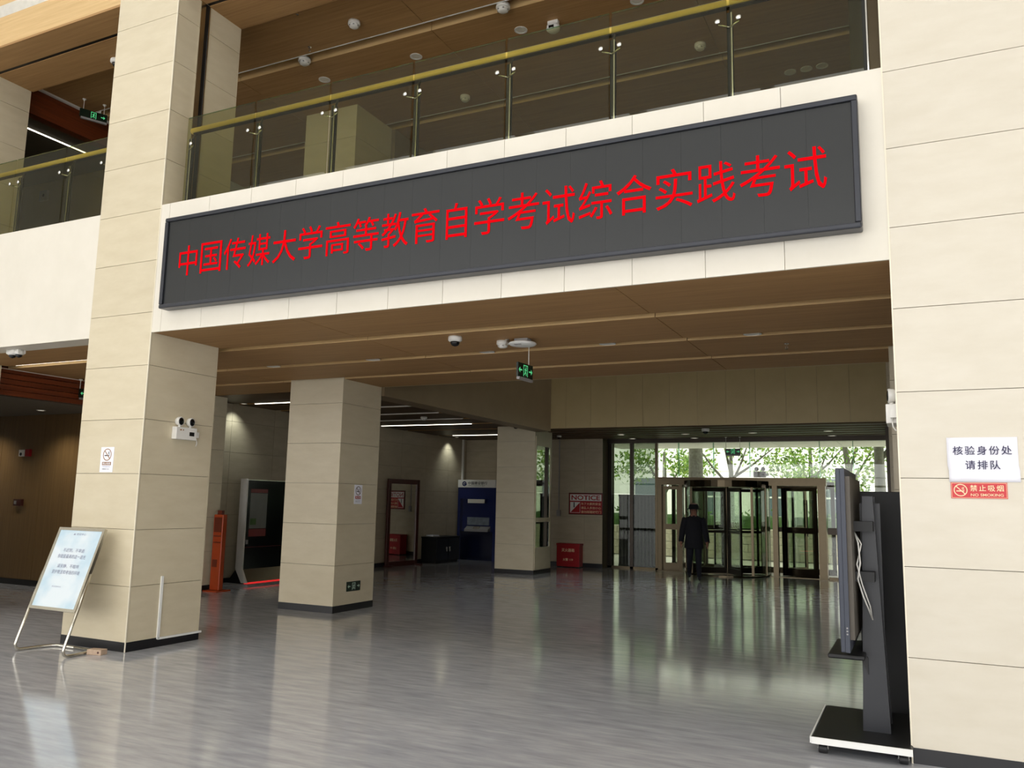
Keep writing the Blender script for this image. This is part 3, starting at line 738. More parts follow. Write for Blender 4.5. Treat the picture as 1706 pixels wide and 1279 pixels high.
# ------------------------------------------------------------------ emergency twin lights, conduits
def emergency_light(label, loc, rz, mirror=False):
    """front faces local -Y"""
    r = thing('emergency_light', label, 'emergency light', loc, rz)
    box('case', -0.15, 0.15, -0.075, 0.0, 0.0, 0.14, 'white_plastic', r, 0.006, 2)
    bm = bmesh.new(); bx(bm, 0.04, 0.11, -0.077, -0.075, 0.045, 0.09); finish('button_panel', bm, 'black', r)
    bm = bmesh.new(); bx(bm, -0.10, -0.075, -0.077, -0.075, 0.10, 0.115); bx(bm, -0.06, -0.045, -0.077, -0.075, 0.10, 0.115); finish('indicator', bm, 'bronze_ink', r)
    for s in (-0.08, 0.08):
        bm = bmesh.new(); lathe(bm, [(0.014, 0), (0.014, 0.03), (0.01, 0.04), (0, 0.04)], 10, Matrix.Translation((s, -0.035, 0.14))); finish('neck', bm, 'white_plastic', r)
        q = at(FRONT, (s, -0.02, 0.205)) @ Matrix.Rotation(0.12, 4, 'Y')
        bm = bmesh.new(); lathe(bm, [(0.0, -0.03), (0.035, -0.025), (0.05, 0.0), (0.053, 0.035), (0.048, 0.04), (0, 0.04)], 20, q); h = finish('lamp_head', bm, 'white_plastic', r, True)
        bm = bmesh.new(); lathe(bm, [(0.044, 0.040), (0.03, 0.046), (0, 0.048)], 18, q); finish('lamp_glass', bm, 'lens', h, True)
    bm = bmesh.new(); bx(bm, 0.155, 0.21, -0.045, 0.0, 0.035, 0.10); pl = finish('plug', bm, 'white_plastic', r)
    bm = bmesh.new(); tube(bm, [(0.16, -0.03, 0.035), (0.185, -0.035, 0.01), (0.20, -0.03, -0.03), (0.205, -0.01, -0.06)], 0.005, 6); finish('cord', bm, 'white_plastic', r)
    return r
emergency_light('white twin lamp emergency light on the side of the big column', (XL1, 0.54, 2.285), PI/2)
e2 = emergency_light('white emergency light seen edge on at the right pillar', (XR, 0.28, 2.27), -PI/2)
e3 = emergency_light('dark twin lamp emergency light on top of the entrance door head', (-3.52, 14.98, 2.385), 0)
cd = thing('cable_trunking', 'white L shaped cable trunking low on the big column', 'cable trunking', (XL1, 0.41, 0.0))
bm = bmesh.new(); bx(bm, 0, 0.016, -0.012, 0.018, 0.085, 0.76); finish('riser', bm, 'white', cd)
bm = bmesh.new(); bx(bm, 0, 0.016, 0.0, 0.62, 0.078, 0.10); finish('floor_run', bm, 'white', cd)
cd2 = thing('cable_trunking', 'thin vertical trunking with switch box on the notice wall', 'cable trunking', (-8.68, 14.4, 0))
bm = bmesh.new(); bx(bm, -0.015, 0.015, -0.015, 0, 1.47, 3.36); finish('riser', bm, 'grey_plastic', cd2)
bm = bmesh.new(); bx(bm, -0.05, 0.05, -0.05, 0, 1.30, 1.47); finish('switch_box', bm, 'grey_plastic', cd2)
cd3 = thing('cable_trunking', 'pale vertical trunking in the corner above the cash machine', 'cable trunking', (-11.97, 14.95, 0))
bm = bmesh.new(); bx(bm, -0.028, 0.02, -0.03, 0.03, 0.1, ZF0); finish('riser', bm, 'white_plastic', cd3)

# ------------------------------------------------------------------ leaning poster stand and brick
ps = thing('poster_stand', 'steel framed poster stand leaning beside the big column', 'poster stand', (-8.20, -0.44, 0), 0)
lean = math.atan2(0.28, 0.85)
def PS(u, v, w=0.0):      # u across, v up the board, w out of the board
    return (u, -0.14 + v*math.sin(lean) - w*math.cos(lean), v*math.cos(lean) + w*math.sin(lean))
Tp = Matrix.Translation((0, -0.14, 0)) @ Matrix.Rotation(-lean, 4, 'X')
def leanbox(name, x0, x1, y0, y1, z0, z1, mat, parent):
    bm = bmesh.new(); bx(bm, x0, x1, y0, y1, z0, z1); bm.transform(Tp); return finish(name, bm, mat, parent)
V0, V1 = 0.455, 1.34
board = leanbox('board', -0.345, 0.345, -0.012, 0.012, V0+0.01, V1-0.01, 'white', ps)
leanbox('print', -0.33, 0.33, -0.0145, -0.012, V0+0.03, V1-0.03, 'poster_sky', board)
for a, b, c, d in ((-0.365, -0.335, V0, V1), (0.335, 0.365, V0, V1), (-0.335, 0.335, V0, V0+0.03), (-0.335, 0.335, V1-0.03, V1)):
    leanbox('frame_bar', a, b, -0.02, 0.014, c, d, 'steel', ps)
PF = Tp @ FRONT
def ptext(body, v, w, h, mat, u=0.0):
    o = text('lettering', body, mat, board, FRONT, (0, 0, 0), width=w, height=h)
    o.data.transform(Tp @ Matrix.Translation((u, -0.0155, v)))
ptext('▲ 考试中心', V1-0.07, 0.20, 0.026, 'ink_grey')
ptext('不迟到，不早退', V1-0.25, 0.34, 0.042, 'ink_grey')
ptext('你就是最美的这一道光', V1-0.315, 0.44, 0.044, 'ink_grey')
ptext('请安静，不喧哗', V1-0.42, 0.34, 0.042, 'ink_grey')
ptext('爱护教室和考场的环境', V1-0.485, 0.44, 0.044, 'ink_grey')
ptext('综合实践考试', V1-0.64, 0.14, 0.016, 'ink_grey', -0.06)
for s in (-1, 1):
    bm = bmesh.new()
    path = [PS(s*0.378, 0.86), PS(s*0.378, 0.30), PS(s*0.378, 0.13), (s*0.378, -0.112, 0.080), (s*0.378, -0.108, 0.050), (s*0.377, -0.092, 0.028), (s*0.375, -0.06, 0.017), (s*0.372, -0.02, 0.0155), (s*0.36, 0.12, 0.0155), (s*0.33, 0.26, 0.0155), (s*0.27, 0.30, 0.0155), (0, 0.30, 0.0155)]
    tube(bm, path, 0.0155, 10); finish('leg', bm, 'steel', ps, True)
br = thing('brick', 'loose tan brick lying on the poster stand foot', 'brick', (-7.745, -0.22, 0.0), 0.25)
box('brick_body', -0.085, 0.085, -0.05, 0.05, 0.0, 0.055, 'brick_tan', br, 0.006, 2)
bm = bmesh.new(); lathe(bm, [(0.012, 0), (0.012, 0.0012), (0, 0.0012)], 12, at(FRONT, (0.05, -0.0495, 0.028))); finish('hole_mark', bm, 'maroon', br)

# ------------------------------------------------------------------ wheeled display stand at the right
tv = thing('display_stand', 'wheeled stand with a big flat screen seen edge on by the right pillar', 'display stand', (-0.40, 0.40, 0))
base = box('base_plate', -0.33, 0.30, -0.53, 0.52, 0.075, 0.115, 'black', tv, 0.018, 3)
bm = bmesh.new(); bx(bm, -0.312, 0.312, -0.534, -0.524, -0.022, 0.021); finish('white_edge', bm, 'white', base)
bm = bmesh.new(); bx(bm, -0.324, -0.314, -0.52, 0.51, -0.022, 0.021); finish('white_edge', bm, 'white', base)
for x, yv in ((-0.26, -0.46), (0.24, -0.46), (-0.26, 0.44), (0.24, 0.44)):
    bm = bmesh.new(); q = Matrix.Translation((x, yv, 0.032)) @ Matrix.Rotation(PI/2, 4, 'Y')
    lathe(bm, [(0.0, -0.028), (0.03, -0.028), (0.032, -0.02), (0.032, 0.02), (0.03, 0.028), (0, 0.028)], 18, q); w_ = finish('caster', bm, 'tyre', tv, True)
    bm = bmesh.new(); bx(bm, x-0.034, x+0.034, yv-0.012, yv+0.03, 0.035, 0.076); finish('caster_fork', bm, 'grey_plastic', w_)
    bm = bmesh.new(); tube(bm, [(x-0.036, yv, 0.032), (x+0.036, yv, 0.032)], 0.008, 8); finish('axle', bm, 'chrome', w_)
bm = bmesh.new()
prism(bm, [(-0.02, 0.115), (0.16, 0.115), (0.10, 1.75), (0.03, 1.75)], 0.05, Matrix.Translation((0, -0.13, 0)) @ FRONT)
prism(bm, [(-0.02, 0.115), (0.16, 0.115), (0.10, 1.75), (0.03, 1.75)], 0.05, Matrix.Translation((0, 0.18, 0)) @ FRONT)
bx(bm, 0.0, 0.14, -0.02, 0.02, 0.115, 1.7)
finish('column_frame', bm, 'graphite', tv)
bm = bmesh.new(); bx(bm, -0.06, 0.10, -0.32, 0.32, 1.15, 1.22); bx(bm, -0.06, 0.10, -0.32, 0.32, 1.50, 1.57); bx(bm, -0.075, -0.045, -0.25, -0.20, 0.9, 1.75); bx(bm, -0.075, -0.045, 0.20, 0.25, 0.9, 1.75); finish('wall_mount', bm, 'black', tv)
box('tray', -0.22, 0.02, -0.38, 0.38, 0.62, 0.652, 'black', tv, 0.01, 2)
bm = bmesh.new()
for yv in (-0.18, 0.16): prism(bm, [(-0.02, 0.62), (0.03, 0.62), (0.03, 0.50)], 0.02, Matrix.Translation((0, yv, 0)) @ FRONT)
finish('tray_bracket', bm, 'black', tv)
scr = box('screen', -0.113, -0.083, -0.60, 0.60, 0.70, 1.935, 'tv_bezel', tv, 0.006, 2)
bm = bmesh.new(); bx(bm, -0.1155, -0.113, -0.58, 0.58, 0.73, 1.905); sp = finish('panel_glass', bm, 'black_gloss', tv)
bm = bmesh.new(); prism(bm, [(-0.60, 0.70), (0.60, 0.70), (0.60, 1.935), (-0.60, 1.935)], 0.028, Matrix.Translation((-0.083, 0, 0)) @ SIDE); finish('rear_shell', bm, 'tv_bezel', tv)
bm = bmesh.new(); prism(bm, [(-0.56, 0.78), (0.56, 0.78), (0.56, 1.88), (-0.56, 1.88)], 0.03, Matrix.Translation((-0.055, 0, 0)) @ SIDE); finish('rear_cover', bm, 'tv_back', tv)
bm = bmesh.new()
for k in range(3): lathe(bm, [(0.006, 0), (0.006, 0.003), (0, 0.003)], 8, at(FRONT, (-0.069, -0.60, 0.82+0.02*k)))
finish('buttons', bm, 'grey_plastic', tv)
bm = bmesh.new()
tube(bm, [(-0.03, -0.25, 1.50), (0.0, -0.32, 1.42), (0.01, -0.33, 1.28), (-0.01, -0.32, 1.17), (0.02, -0.30, 1.05), (0.05, -0.22, 0.95), (0.07, -0.19, 0.88)], 0.006, 6)
tube(bm, [(-0.03, -0.25, 1.50), (0.02, -0.30, 1.41), (-0.012, -0.33, 1.27), (0.018, -0.32, 1.13), (0.06, -0.25, 0.98), (0.07, -0.19, 0.88)], 0.005, 6)
finish('cable', bm, 'white_plastic', tv, True)

dp = thing('display_board', 'dark glossy board standing upright behind the wheeled screen', 'board', (-0.27, 1.06, 0))
box('board', -0.19, 0.15, -0.02, 0.02, 0.03, 1.80, 'black', dp, 0.004)
for x in (-0.15, 0.11): box('foot', x-0.03, x+0.03, -0.09, 0.09, 0.0, 0.03, 'black', dp, 0.004)
box('pale_strip', -0.075, -0.035, -0.0225, -0.020, 0.98, 1.18, 'paper', dp)  # small pale strip on the front of the board
# ------------------------------------------------------------------ information kiosk, orange totem, sockets
kk = thing('information_kiosk', 'white edged information kiosk with dark screen against the left wall', 'kiosk', (-11.68, 5.72, 0))
prof = [(0.04, 0.30), (0.20, 0.05), (0.33, 0.05), (0.20, 0.30), (0.20, 1.97), (0.18, 1.99), (0.04, 1.99)]
def YZ(yv): return Matrix.Translation((0, yv, 0)) @ FRONT
bm = bmesh.new(); prism(bm, prof, 0.04, YZ(0.04)); finish('side_cheek', bm, 'white_plastic', kk)
bm = bmesh.new(); prism(bm, prof, 0.04, YZ(1.28)); finish('side_cheek', bm, 'white_plastic', kk)
prof2 = [(0.05, 0.31), (0.21, 0.06), (0.31, 0.06), (0.188, 0.31), (0.188, 1.975), (0.05, 1.975)]
bm = bmesh.new(); prism(bm, prof2, 1.20, YZ(1.24)); finish('body', bm, 'steel', kk)
bm = bmesh.new(); bx(bm, 0.188, 0.199, 0.045, 1.235, 0.30, 1.965); fs = finish('screen', bm, 'kiosk_screen', kk)
bm = bmesh.new(); bx(bm, 0.199, 0.201, 0.12, 0.58, 1.05, 1.72); finish('page', bm, 'kiosk_page', fs)
bm = bmesh.new(); bx(bm, 0.199, 0.201, 0.12, 0.58, 0.90, 1.04); finish('page_banner', bm, 'kiosk_red', fs)
bm = bmesh.new(); bx(bm, 0.199, 0.201, 0.12, 0.58, 1.73, 1.80); finish('page_banner', bm, 'kiosk_red', fs)
bm = bmesh.new(); bx(bm, 0.201, 0.202, 0.14, 0.30, 1.12, 1.24); finish('page_picture', bm, 'hedge', fs)
bm = bmesh.new(); bx(bm, 0.199, 0.202, 0.06, 0.12, 0.76, 0.84); finish('card_reader', bm, 'grey_plastic', fs)
bm = bmesh.new(); bx(bm, 0.199, 0.201, 0.05, 1.22, 0.70, 0.706); finish('red_line', bm, 'kiosk_red', fs)
bm = bmesh.new(); bx(bm, -0.20, 0.40, -0.04, 1.32, 0.0, 0.03); finish('base_plate', bm, 'grey_plastic', kk)
bm = bmesh.new(); bx(bm, 0.24, 0.31, 0.04, 1.24, 0.03, 0.055); finish('light_strip', bm, 'red_light', kk)
bm = bmesh.new(); prism(bm, [(-0.20, 0.03), (0.20, 0.03), (0.20, 0.06), (0.04, 0.31)], 1.2, YZ(1.24)); finish('rear_cover', bm, 'black', kk)

ot = thing('orange_totem', 'slim orange totem standing between big column and kiosk', 'totem', (-11.13, 4.76, 0))
box('base', -0.16, 0.17, -0.16, 0.18, 0.0, 0.025, 'orange', ot, 0.008, 2)
box('post', -0.11, 0.11, -0.05, 0.05, 0.025, 1.33, 'orange', ot, 0.012, 2)
bm = bmesh.new(); bx(bm, -0.085, 0.085, -0.054, -0.05, 1.02, 1.28); finish('window', bm, 'orange_dark', ot)
bm = bmesh.new(); bx(bm, -0.05, 0.05, -0.03, 0.03, 1.33, 1.40); finish('cap', bm, 'orange_dark', ot)
for k in range(4): bm = bmesh.new(); bx(bm, -0.085, 0.085, -0.056, -0.05, 0.78+0.055*k, 0.80+0.055*k); finish('raised_band', bm, 'orange_dark' if k % 2 else 'orange', ot)
bm = bmesh.new(); bx(bm, -0.08, 0.03, -0.054, -0.05, 0.42, 0.55); finish('leaflet_pocket', bm, 'orange_dark', ot)
for yv, w in ((5.35, 'beside the orange totem'), (5.62, 'at the foot of the kiosk')):
    so = thing('wall_socket', 'white wall socket ' + w, 'socket', (-11.995, yv, 0.42), 0, 'sockets on the left wall')
    bm = bmesh.new(); bx(bm, -0.003, 0.012, -0.045, 0.045, -0.045, 0.045); finish('plate', bm, 'white_plastic', so)
    bm = bmesh.new(); bx(bm, 0.012, 0.05, -0.02, 0.02, -0.02, 0.02); finish('plug', bm, 'black', so)
    bm = bmesh.new(); tube(bm, [(0.045, 0, -0.02), (0.07, 0.01, -0.15), (0.08, 0.05, -0.33)], 0.007, 6); finish('cord', bm, 'black', so)
# corridor fittings at far left
fa = thing('alarm_sounder', 'white and red alarm sounder on the far left wood wall', 'alarm', (-14.80, 3.5, 2.36))
bm = bmesh.new(); bx(bm, -0.10, 0.06, -0.06, 0, -0.06, 0.06); finish('case', bm, 'white_plastic', fa)
bm = bmesh.new(); bx(bm, 0.06, 0.18, -0.05, 0, -0.06, 0.07); finish('strobe', bm, 'red_dark', fa)
bm = bmesh.new(); lathe(bm, [(0.03, 0), (0.03, 0.004), (0, 0.004)], 12, at(FRONT, (-0.04, -0.06, -0.02))); finish('speaker_grille', bm, 'black', fa)
mc = thing('call_point', 'small dark red call point on the far left wood wall', 'call point', (-14.83, 3.5, 1.46))
bm = bmesh.new(); bx(bm, -0.10, 0.12, -0.05, 0, -0.06, 0.06); finish('case', bm, 'maroon', mc)
bm = bmesh.new(); bx(bm, -0.07, -0.01, -0.056, -0.05, -0.03, 0.03); finish('press_plate', bm, 'grey_plastic', mc)
sb = thing('wall_box', 'small pale wall box behind the upper left glass', 'wall box', (-15.0, 3.5, 7.34))
bm = bmesh.new(); bx(bm, -0.11, 0.11, -0.05, 0, -0.10, 0.10); finish('case', bm, 'grey_plastic', sb)
bm = bmesh.new(); lathe(bm, [(0.03, 0), (0.03, 0.004), (0, 0.004)], 12, at(FRONT, (0.02, -0.05, 0.0))); finish('button', bm, 'black', sb)

# ------------------------------------------------------------------ mirror, cash machines, dark cabinet, red box, notice
mi = thing('standing_mirror', 'tall standing mirror in a dark red frame in the left hall', 'mirror', (-11.841, 11.656, 0), 0)
mi.rotation_euler = (0, 0, 1.4068)
hw = 0.58
for a, b, c, d in ((-hw, -hw+0.10, 0.0, 2.17), (hw-0.10, hw, 0.0, 2.17), (-hw+0.10, hw-0.10, 2.05, 2.17), (-hw+0.10, hw-0.10, 0.0, 0.12)):
    box('frame_bar', a, b, -0.04, 0.02, c, d, 'maroon', mi, 0.004)
bm = bmesh.new(); bx(bm, -hw+0.09, hw-0.09, -0.012, 0.0, 0.11, 2.06); finish('mirror_glass', bm, 'mirror', mi)
bm = bmesh.new(); bx(bm, -hw, -hw+0.08, -0.22, 0.14, 0.0, 0.04); bx(bm, hw-0.08, hw, -0.22, 0.14, 0.0, 0.04); finish('foot', bm, 'maroon', mi)

def cash_machine(label, loc, w, logo=True):
    r = thing('cash_machine', label, 'cash machine', loc, 0, 'cash machines')
    bm = bmesh.new()
    bx(bm, -w/2, w/2, 0.0, 0.38, 0.0, 2.04); bx(bm, -w/2, -w/2+0.08, -0.16, 0.0, 0.0, 2.04); bx(bm, w/2-0.08, w/2, -0.16, 0.0, 0.0, 2.04); bx(bm, -w/2+0.08, w/2-0.08, -0.16, 0.0, 1.72, 2.04)
    finish('cabinet', bm, 'atm_blue', r)
    bm = bmesh.new(); bx(bm, -w/2+0.08, w/2-0.08, -0.10, 0.0, 0.0, 0.80); finish('lower_door', bm, 'atm_navy', r)
    bm = bmesh.new(); bx(bm, -w/2, w/2, -0.18, 0.38, 2.04, 2.26); fa = finish('fascia_sign', bm, 'white_plastic', r)
    bm = bmesh.new(); bx(bm, -0.27, 0.27, -0.19, -0.16, 1.60, 1.71); finish('lamp_panel', bm, 'lamp_off', r)
    bm = bmesh.new(); bx(bm, -0.36, 0.34, -0.03, 0.0, 0.98, 1.20); finish('monitor', bm, 'atm_screen', r)
    bm = bmesh.new(); prism(bm, [(-0.16, 0.80), (0.0, 0.80), (0.0, 0.95), (-0.16, 0.86)], 0.76, Matrix.Translation((-0.38, 0, 0)) @ SIDE @ Matrix.Rotation(PI/2, 4, 'Y') @ Matrix.Rotation(-PI/2, 4, 'Y') if False else Matrix.Translation((-0.38, 0, 0)) @ Matrix(((0, 0, 1, 0), (1, 0, 0, 0), (0, 1, 0, 0), (0, 0, 0, 1)))); kp = finish('keypad_shelf', bm, 'grey_plastic', r)
    bm = bmesh.new()
    for i in range(4):
        for j in range(3): bx(bm, -0.12+0.05*i, -0.085+0.05*i, -0.13+0.035*j, -0.108+0.035*j, 0.86+0.02*j, 0.90+0.02*j)
    finish('keys', bm, 'steel', kp)
    if logo:
        q = at(FRONT, (-0.40, -0.1805, 2.145))
        bm = bmesh.new(); ring(bm, 0.035, 0.07, 0.002, q); prism(bm, [(-0.02, -0.02), (0.075, -0.04), (0.075, 0.0), (-0.02, 0.02)], 0.0025, q); finish('logo', bm, 'atm_blue', fa)
        text('lettering', '中国建设银行', 'ink_black', fa, FRONT, (0.03, -0.1805, 2.165), width=0.62, height=0.09, bold=0.012)
        text('lettering', 'China Construction Bank', 'ink_black', fa, FRONT, (0.0, -0.1805, 2.095), width=0.54, height=0.03)
    return r
cash_machine('blue cash machine with white bank sign at the back of the hall', (-11.33, 14.82, 0), 1.22)
cash_machine('second blue cash machine half hidden behind the far column', (-10.08, 14.82, 0), 1.22)
cb = thing('low_cabinet', 'low black cabinet between standing mirror and cash machine', 'cabinet', (-11.78, 13.45, 0))
box('body', -0.20, 0.26, -0.62, 0.62, 0.05, 0.66, 'black', cb, 0.006)
box('top', -0.21, 0.28, -0.64, 0.64, 0.66, 0.69, 'black', cb, 0.006)
for yv in (-0.31, 0.31):
    d = box('door', 0.26, 0.275, yv-0.295, yv+0.295, 0.08, 0.64, 'graphite', cb, 0.003)
    bm = bmesh.new(); bx(bm, 0.010, 0.022, (0.22 if yv < 0 else -0.24), (0.24 if yv < 0 else -0.22), -0.06, 0.06); finish('handle', bm, 'steel', d)
box('plinth', -0.18, 0.24, -0.58, 0.58, 0.0, 0.05, 'black', cb)
wbn = thing('paper_tray', 'pale tray of papers on the low black cabinet', 'tray', (-11.78, 13.05, 0.69))
bm = bmesh.new(); bx(bm, -0.12, 0.14, -0.17, 0.17, 0, 0.015); finish('tray', bm, 'grey_plastic', wbn)
bm = bmesh.new(); bx(bm, -0.10, 0.12, -0.15, 0.15, 0.015, 0.045); finish('paper_stack', bm, 'paper', wbn)

rb = thing('extinguisher_box', 'red fire extinguisher box on the floor below the notice', 'extinguisher box', (-8.285, 14.22, 0))
box('body', -0.32, 0.32, -0.12, 0.13, 0.02, 0.56, 'red_dark', rb, 0.008, 2)
box('lid', -0.33, 0.33, -0.13, 0.14, 0.56, 0.61, 'red_dark', rb, 0.008, 2)
bm = bmesh.new(); bx(bm, -0.30, -0.22, -0.10, 0.11, 0, 0.02); bx(bm, 0.22, 0.30, -0.10, 0.11, 0, 0.02); finish('foot', bm, 'black', rb)
text('lettering', '灭火器箱', 'cream_ink', rb, FRONT, (0, -0.1205, 0.44), width=0.36, height=0.09, bold=0.01)
text('lettering', '火警 119', 'cream_ink', rb, FRONT, (0, -0.1205, 0.20), width=0.28, height=0.07, bold=0.01)
nt = thing('notice_sign', 'red and white NOTICE sign on the wall above the red box', 'sign', (-7.91, 14.40, 1.645))
bm = bmesh.new(); bx(bm, -0.48, 0.48, -0.02, 0, -0.285, 0.285); finish('frame', bm, 'maroon', nt)
bm = bmesh.new(); bx(bm, -0.455, 0.455, -0.024, -0.02, -0.26, 0.26); pl = finish('plate', bm, 'red_dark', nt)
bm = bmesh.new(); bx(bm, -0.44, 0.44, -0.026, -0.024, 0.075, 0.245); finish('header', bm, 'white', nt)
text('lettering', 'NOTICE', 'red_dark', nt, FRONT, (0, -0.0265, 0.16), width=0.80, height=0.125, bold=0.022)
bm = bmesh.new(); prism(bm, [(-0.43, -0.23), (-0.16, 0.035), (-0.43, 0.035)], 0.0015, Matrix.Translation((0, -0.0242, 0)) @ FRONT); finish('pictogram', bm, 'white', nt)
bm = bmesh.new(); bx(bm, -0.435, -0.155, -0.0258, -0.024, 0.033, 0.042); bx(bm, -0.435, -0.155, -0.0258, -0.024, -0.238, -0.229); bx(bm, -0.435, -0.427, -0.0258, -0.024, -0.23, 0.035); bx(bm, -0.163, -0.155, -0.0258, -0.024, -0.23, 0.035); finish('pictogram_border', bm, 'white', nt)
bm = bmesh.new(); prism(bm, [(-0.34, -0.10), (-0.31, -0.10), (-0.31, 0.0), (-0.34, 0.0)], 0.001, Matrix.Translation((0, -0.0258, 0)) @ FRONT); lathe(bm, [(0.018, 0), (0.018, 0.001), (0, 0.001)], 10, at(FRONT, (-0.325, -0.0258, 0.018))); finish('figure', bm, 'ink_black', nt)
for k, t_ in enumerate(('为了大家的安全', '请各人多加小心', '请勿踩踏玻璃门')):
    text('lettering', t_, 'cream_ink', nt, FRONT, (0.15, -0.0245, 0.0-0.105*k), width=0.56, height=0.07, bold=0.01)
# polished panel on the side of the far column
pp = thing('polished_panel', 'polished panel on the side of the far column reflecting the outdoors', 'panel', (-8.05, 11.9, 0))
bm = bmesh.new(); bx(bm, 0.0, 0.012, -0.44, 0.36, 0.62, 1.20); bx(bm, 0.0, 0.012, -0.44, 0.36, 1.30, 2.98); finish('glass', bm, 'mirror', pp)
bm = bmesh.new(); bx(bm, 0, 0.02, -0.47, -0.44, 0.12, 3.2); bx(bm, 0, 0.02, 0.36, 0.40, 0.12, 3.2); bx(bm, 0, 0.02, -0.44, 0.36, 1.20, 1.30); bx(bm, 0, 0.02, -0.44, 0.36, 0.12, 0.62); bx(bm, 0, 0.02, -0.44, 0.36, 2.98, 3.2); finish('frame', bm, 'stone', pp)

# ------------------------------------------------------------------ glass entrance
YE = 14.9
w1 = struct('window_1', 'glass wall around the entrance doors')
def pane(x0, x1, z0, z1, mat='glass_clear', parent=w1):
    return box('pane', x0+0.006, x1-0.006, YE-0.006, YE+0.006, z0, z1, mat, parent)
for a, b in ((-6.10, -5.55), (-5.55, -4.65), (-4.65, -3.75), (-3.75, -2.10), (-2.10, -1.35), (-1.35, -0.57)): pane(a, b, 2.39, 3.27)
for a, b in ((-7.44, -6.80), (-6.80, -6.12)): pane(a, b, 0.02, 1.92, 'glass_grey'); pane(a, b, 1.925, 3.27, 'glass_grey')
for a, b in ((-1.97, -1.30), (-1.30, -0.57)): pane(a, b, 0.02, 2.38)
box('mullion', -7.46, -7.36, YE-0.05, YE+0.05, 0, 3.28, 'steel_dark', w1)
box('mullion', -6.85, -6.76, YE-0.05, YE+0.05, 0, 3.28, 'steel_dark', w1)
box('mullion', -6.165, -6.10, YE-0.05, YE+0.05, 0, 3.28, 'steel_bronze', w1)
box('mullion', -0.60, -0.55, YE-0.05, YE+0.05, 0, 3.28, 'steel_dark', w1)
for x in (-5.55, -4.65, -3.75, -2.10, -1.35): box('glass_fin', x-0.008, x+0.008, YE-0.02, YE+0.06, 2.39, 3.27, 'glass_edge', w1)
box('sill', -7.46, -6.1, YE-0.05, YE+0.05, 0, 0.05, 'steel_bronze', w1)
box('sill', -1.97, -0.55, YE-0.05, YE+0.05, 0, 0.05, 'steel_bronze', w1)
box('rail', -1.97, -0.57, YE-0.03, YE+0.03, 1.04, 1.20, 'steel_dark', w1)
df = struct('trim_5', 'brushed steel portal of the entrance doors')
box('header', -6.10, -1.97, YE-0.12, YE+0.14, 2.18, 2.37, 'steel_bronze', df)
box('jamb', -6.08, -5.98, YE-0.10, YE+0.12, 0, 2.18, 'steel_bronze', df)
box('jamb', -5.53, -5.44, YE-0.10, YE+0.12, 0, 2.18, 'steel_bronze', df)
box('jamb', -3.22, -3.10, YE-0.10, YE+0.12, 0, 2.18, 'steel_bronze', df)
box('jamb', -2.17, -1.99, YE-0.12, YE+0.12, 0, 2.18, 'steel_bronze', df)
box('threshold', -6.1, -1.97, YE-0.14, YE+0.14, 0, 0.012, 'steel_bronze', df)
def leaf(n, label, loc, w, rz, handle=True):
    d = struct('door_%d' % n, label); d.location = loc; d.rotation_euler = (0, 0, rz)
    s = 0.075
    box('stile', 0, s, -0.022, 0.022, 0.01, 2.14, 'steel_bronze', d); box('stile', w-s, w, -0.022, 0.022, 0.01, 2.14, 'steel_bronze', d)
    for a, b in ((0.01, 0.20), (1.04, 1.18), (2.06, 2.14)): box('rail', s, w-s, -0.022, 0.022, a, b, 'steel_bronze', d)
    box('pane', s, w-s, -0.006, 0.006, 0.20, 1.04, 'glass_door', d); box('pane', s, w-s, -0.006, 0.006, 1.18, 2.06, 'glass_door', d)
    if handle:
        bm = bmesh.new(); x = w-s*0.5
        tube(bm, [(x, -0.06, 0.95), (x, -0.06, 1.85)], 0.014, 8); tube(bm, [(x, -0.06, 1.05), (x, -0.02, 1.05)], 0.009, 6); tube(bm, [(x, -0.06, 1.75), (x, -0.02, 1.75)], 0.009, 6)
        finish('pull_handle', bm, 'black', d)
leaf(1, 'narrow framed glass door left of the revolving door', (-5.98, YE, 0), 0.45, 0, False)
leaf(2, 'framed glass door at the right swung partly open', (-2.20, YE, 0), 0.84, PI-0.35)
leaf(3, 'outer framed glass door standing open at the right', (-3.04, YE+0.25, 0), 0.84, 0.95)
rd = struct('door_4', 'revolving glass door in the entrance'); rd.location = (-4.33, YE, 0)
RR = 1.0
def arc_wall(a0, a1, n=10):
    bm = bmesh.new()
    for k in range(n):
        A, B = a0+(a1-a0)*k/n, a0+(a1-a0)*(k+1)/n
        q = [(RR*math.cos(A), RR*math.sin(A)), (RR*math.cos(B), RR*math.sin(B))]
        o_ = [(q[i][0]*1.012, q[i][1]*1.012) for i in (0, 1)]
        prism(bm, [q[0], q[1], o_[1], o_[0]], 2.08, Matrix.Translation((0, 0, 0.04)))
    return bm
for a0, a1 in ((-0.75+PI, 0.75+PI), (-0.75, 0.75)):
    finish('drum_glass', arc_wall(a0, a1), 'glass_door', rd)
for a in (PI-0.75, PI+0.75, -0.75, 0.75, PI-0.25, PI+0.25, -0.25, 0.25):
    x, yv = RR*math.cos(a), RR*math.sin(a); bm = bmesh.new(); bx(bm, x-0.028, x+0.028, yv-0.028, yv+0.028, 0, 2.16); finish('post', bm, 'steel_bronze', rd)
bm = bmesh.new(); ring(bm, RR-0.05, RR+0.05, 0.16, Matrix.Translation((0, 0, 2.12)), 40); finish('canopy_ring', bm, 'steel_bronze', rd)
bm = bmesh.new(); lathe(bm, [(RR-0.02, 2.14), (RR-0.02, 2.2), (0, 2.2)], 36); finish('canopy', bm, 'steel_dark', rd)
bm = bmesh.new(); ring(bm, RR-0.04, RR+0.04, 0.03, None, 40); finish('floor_ring', bm, 'steel_bronze', rd)
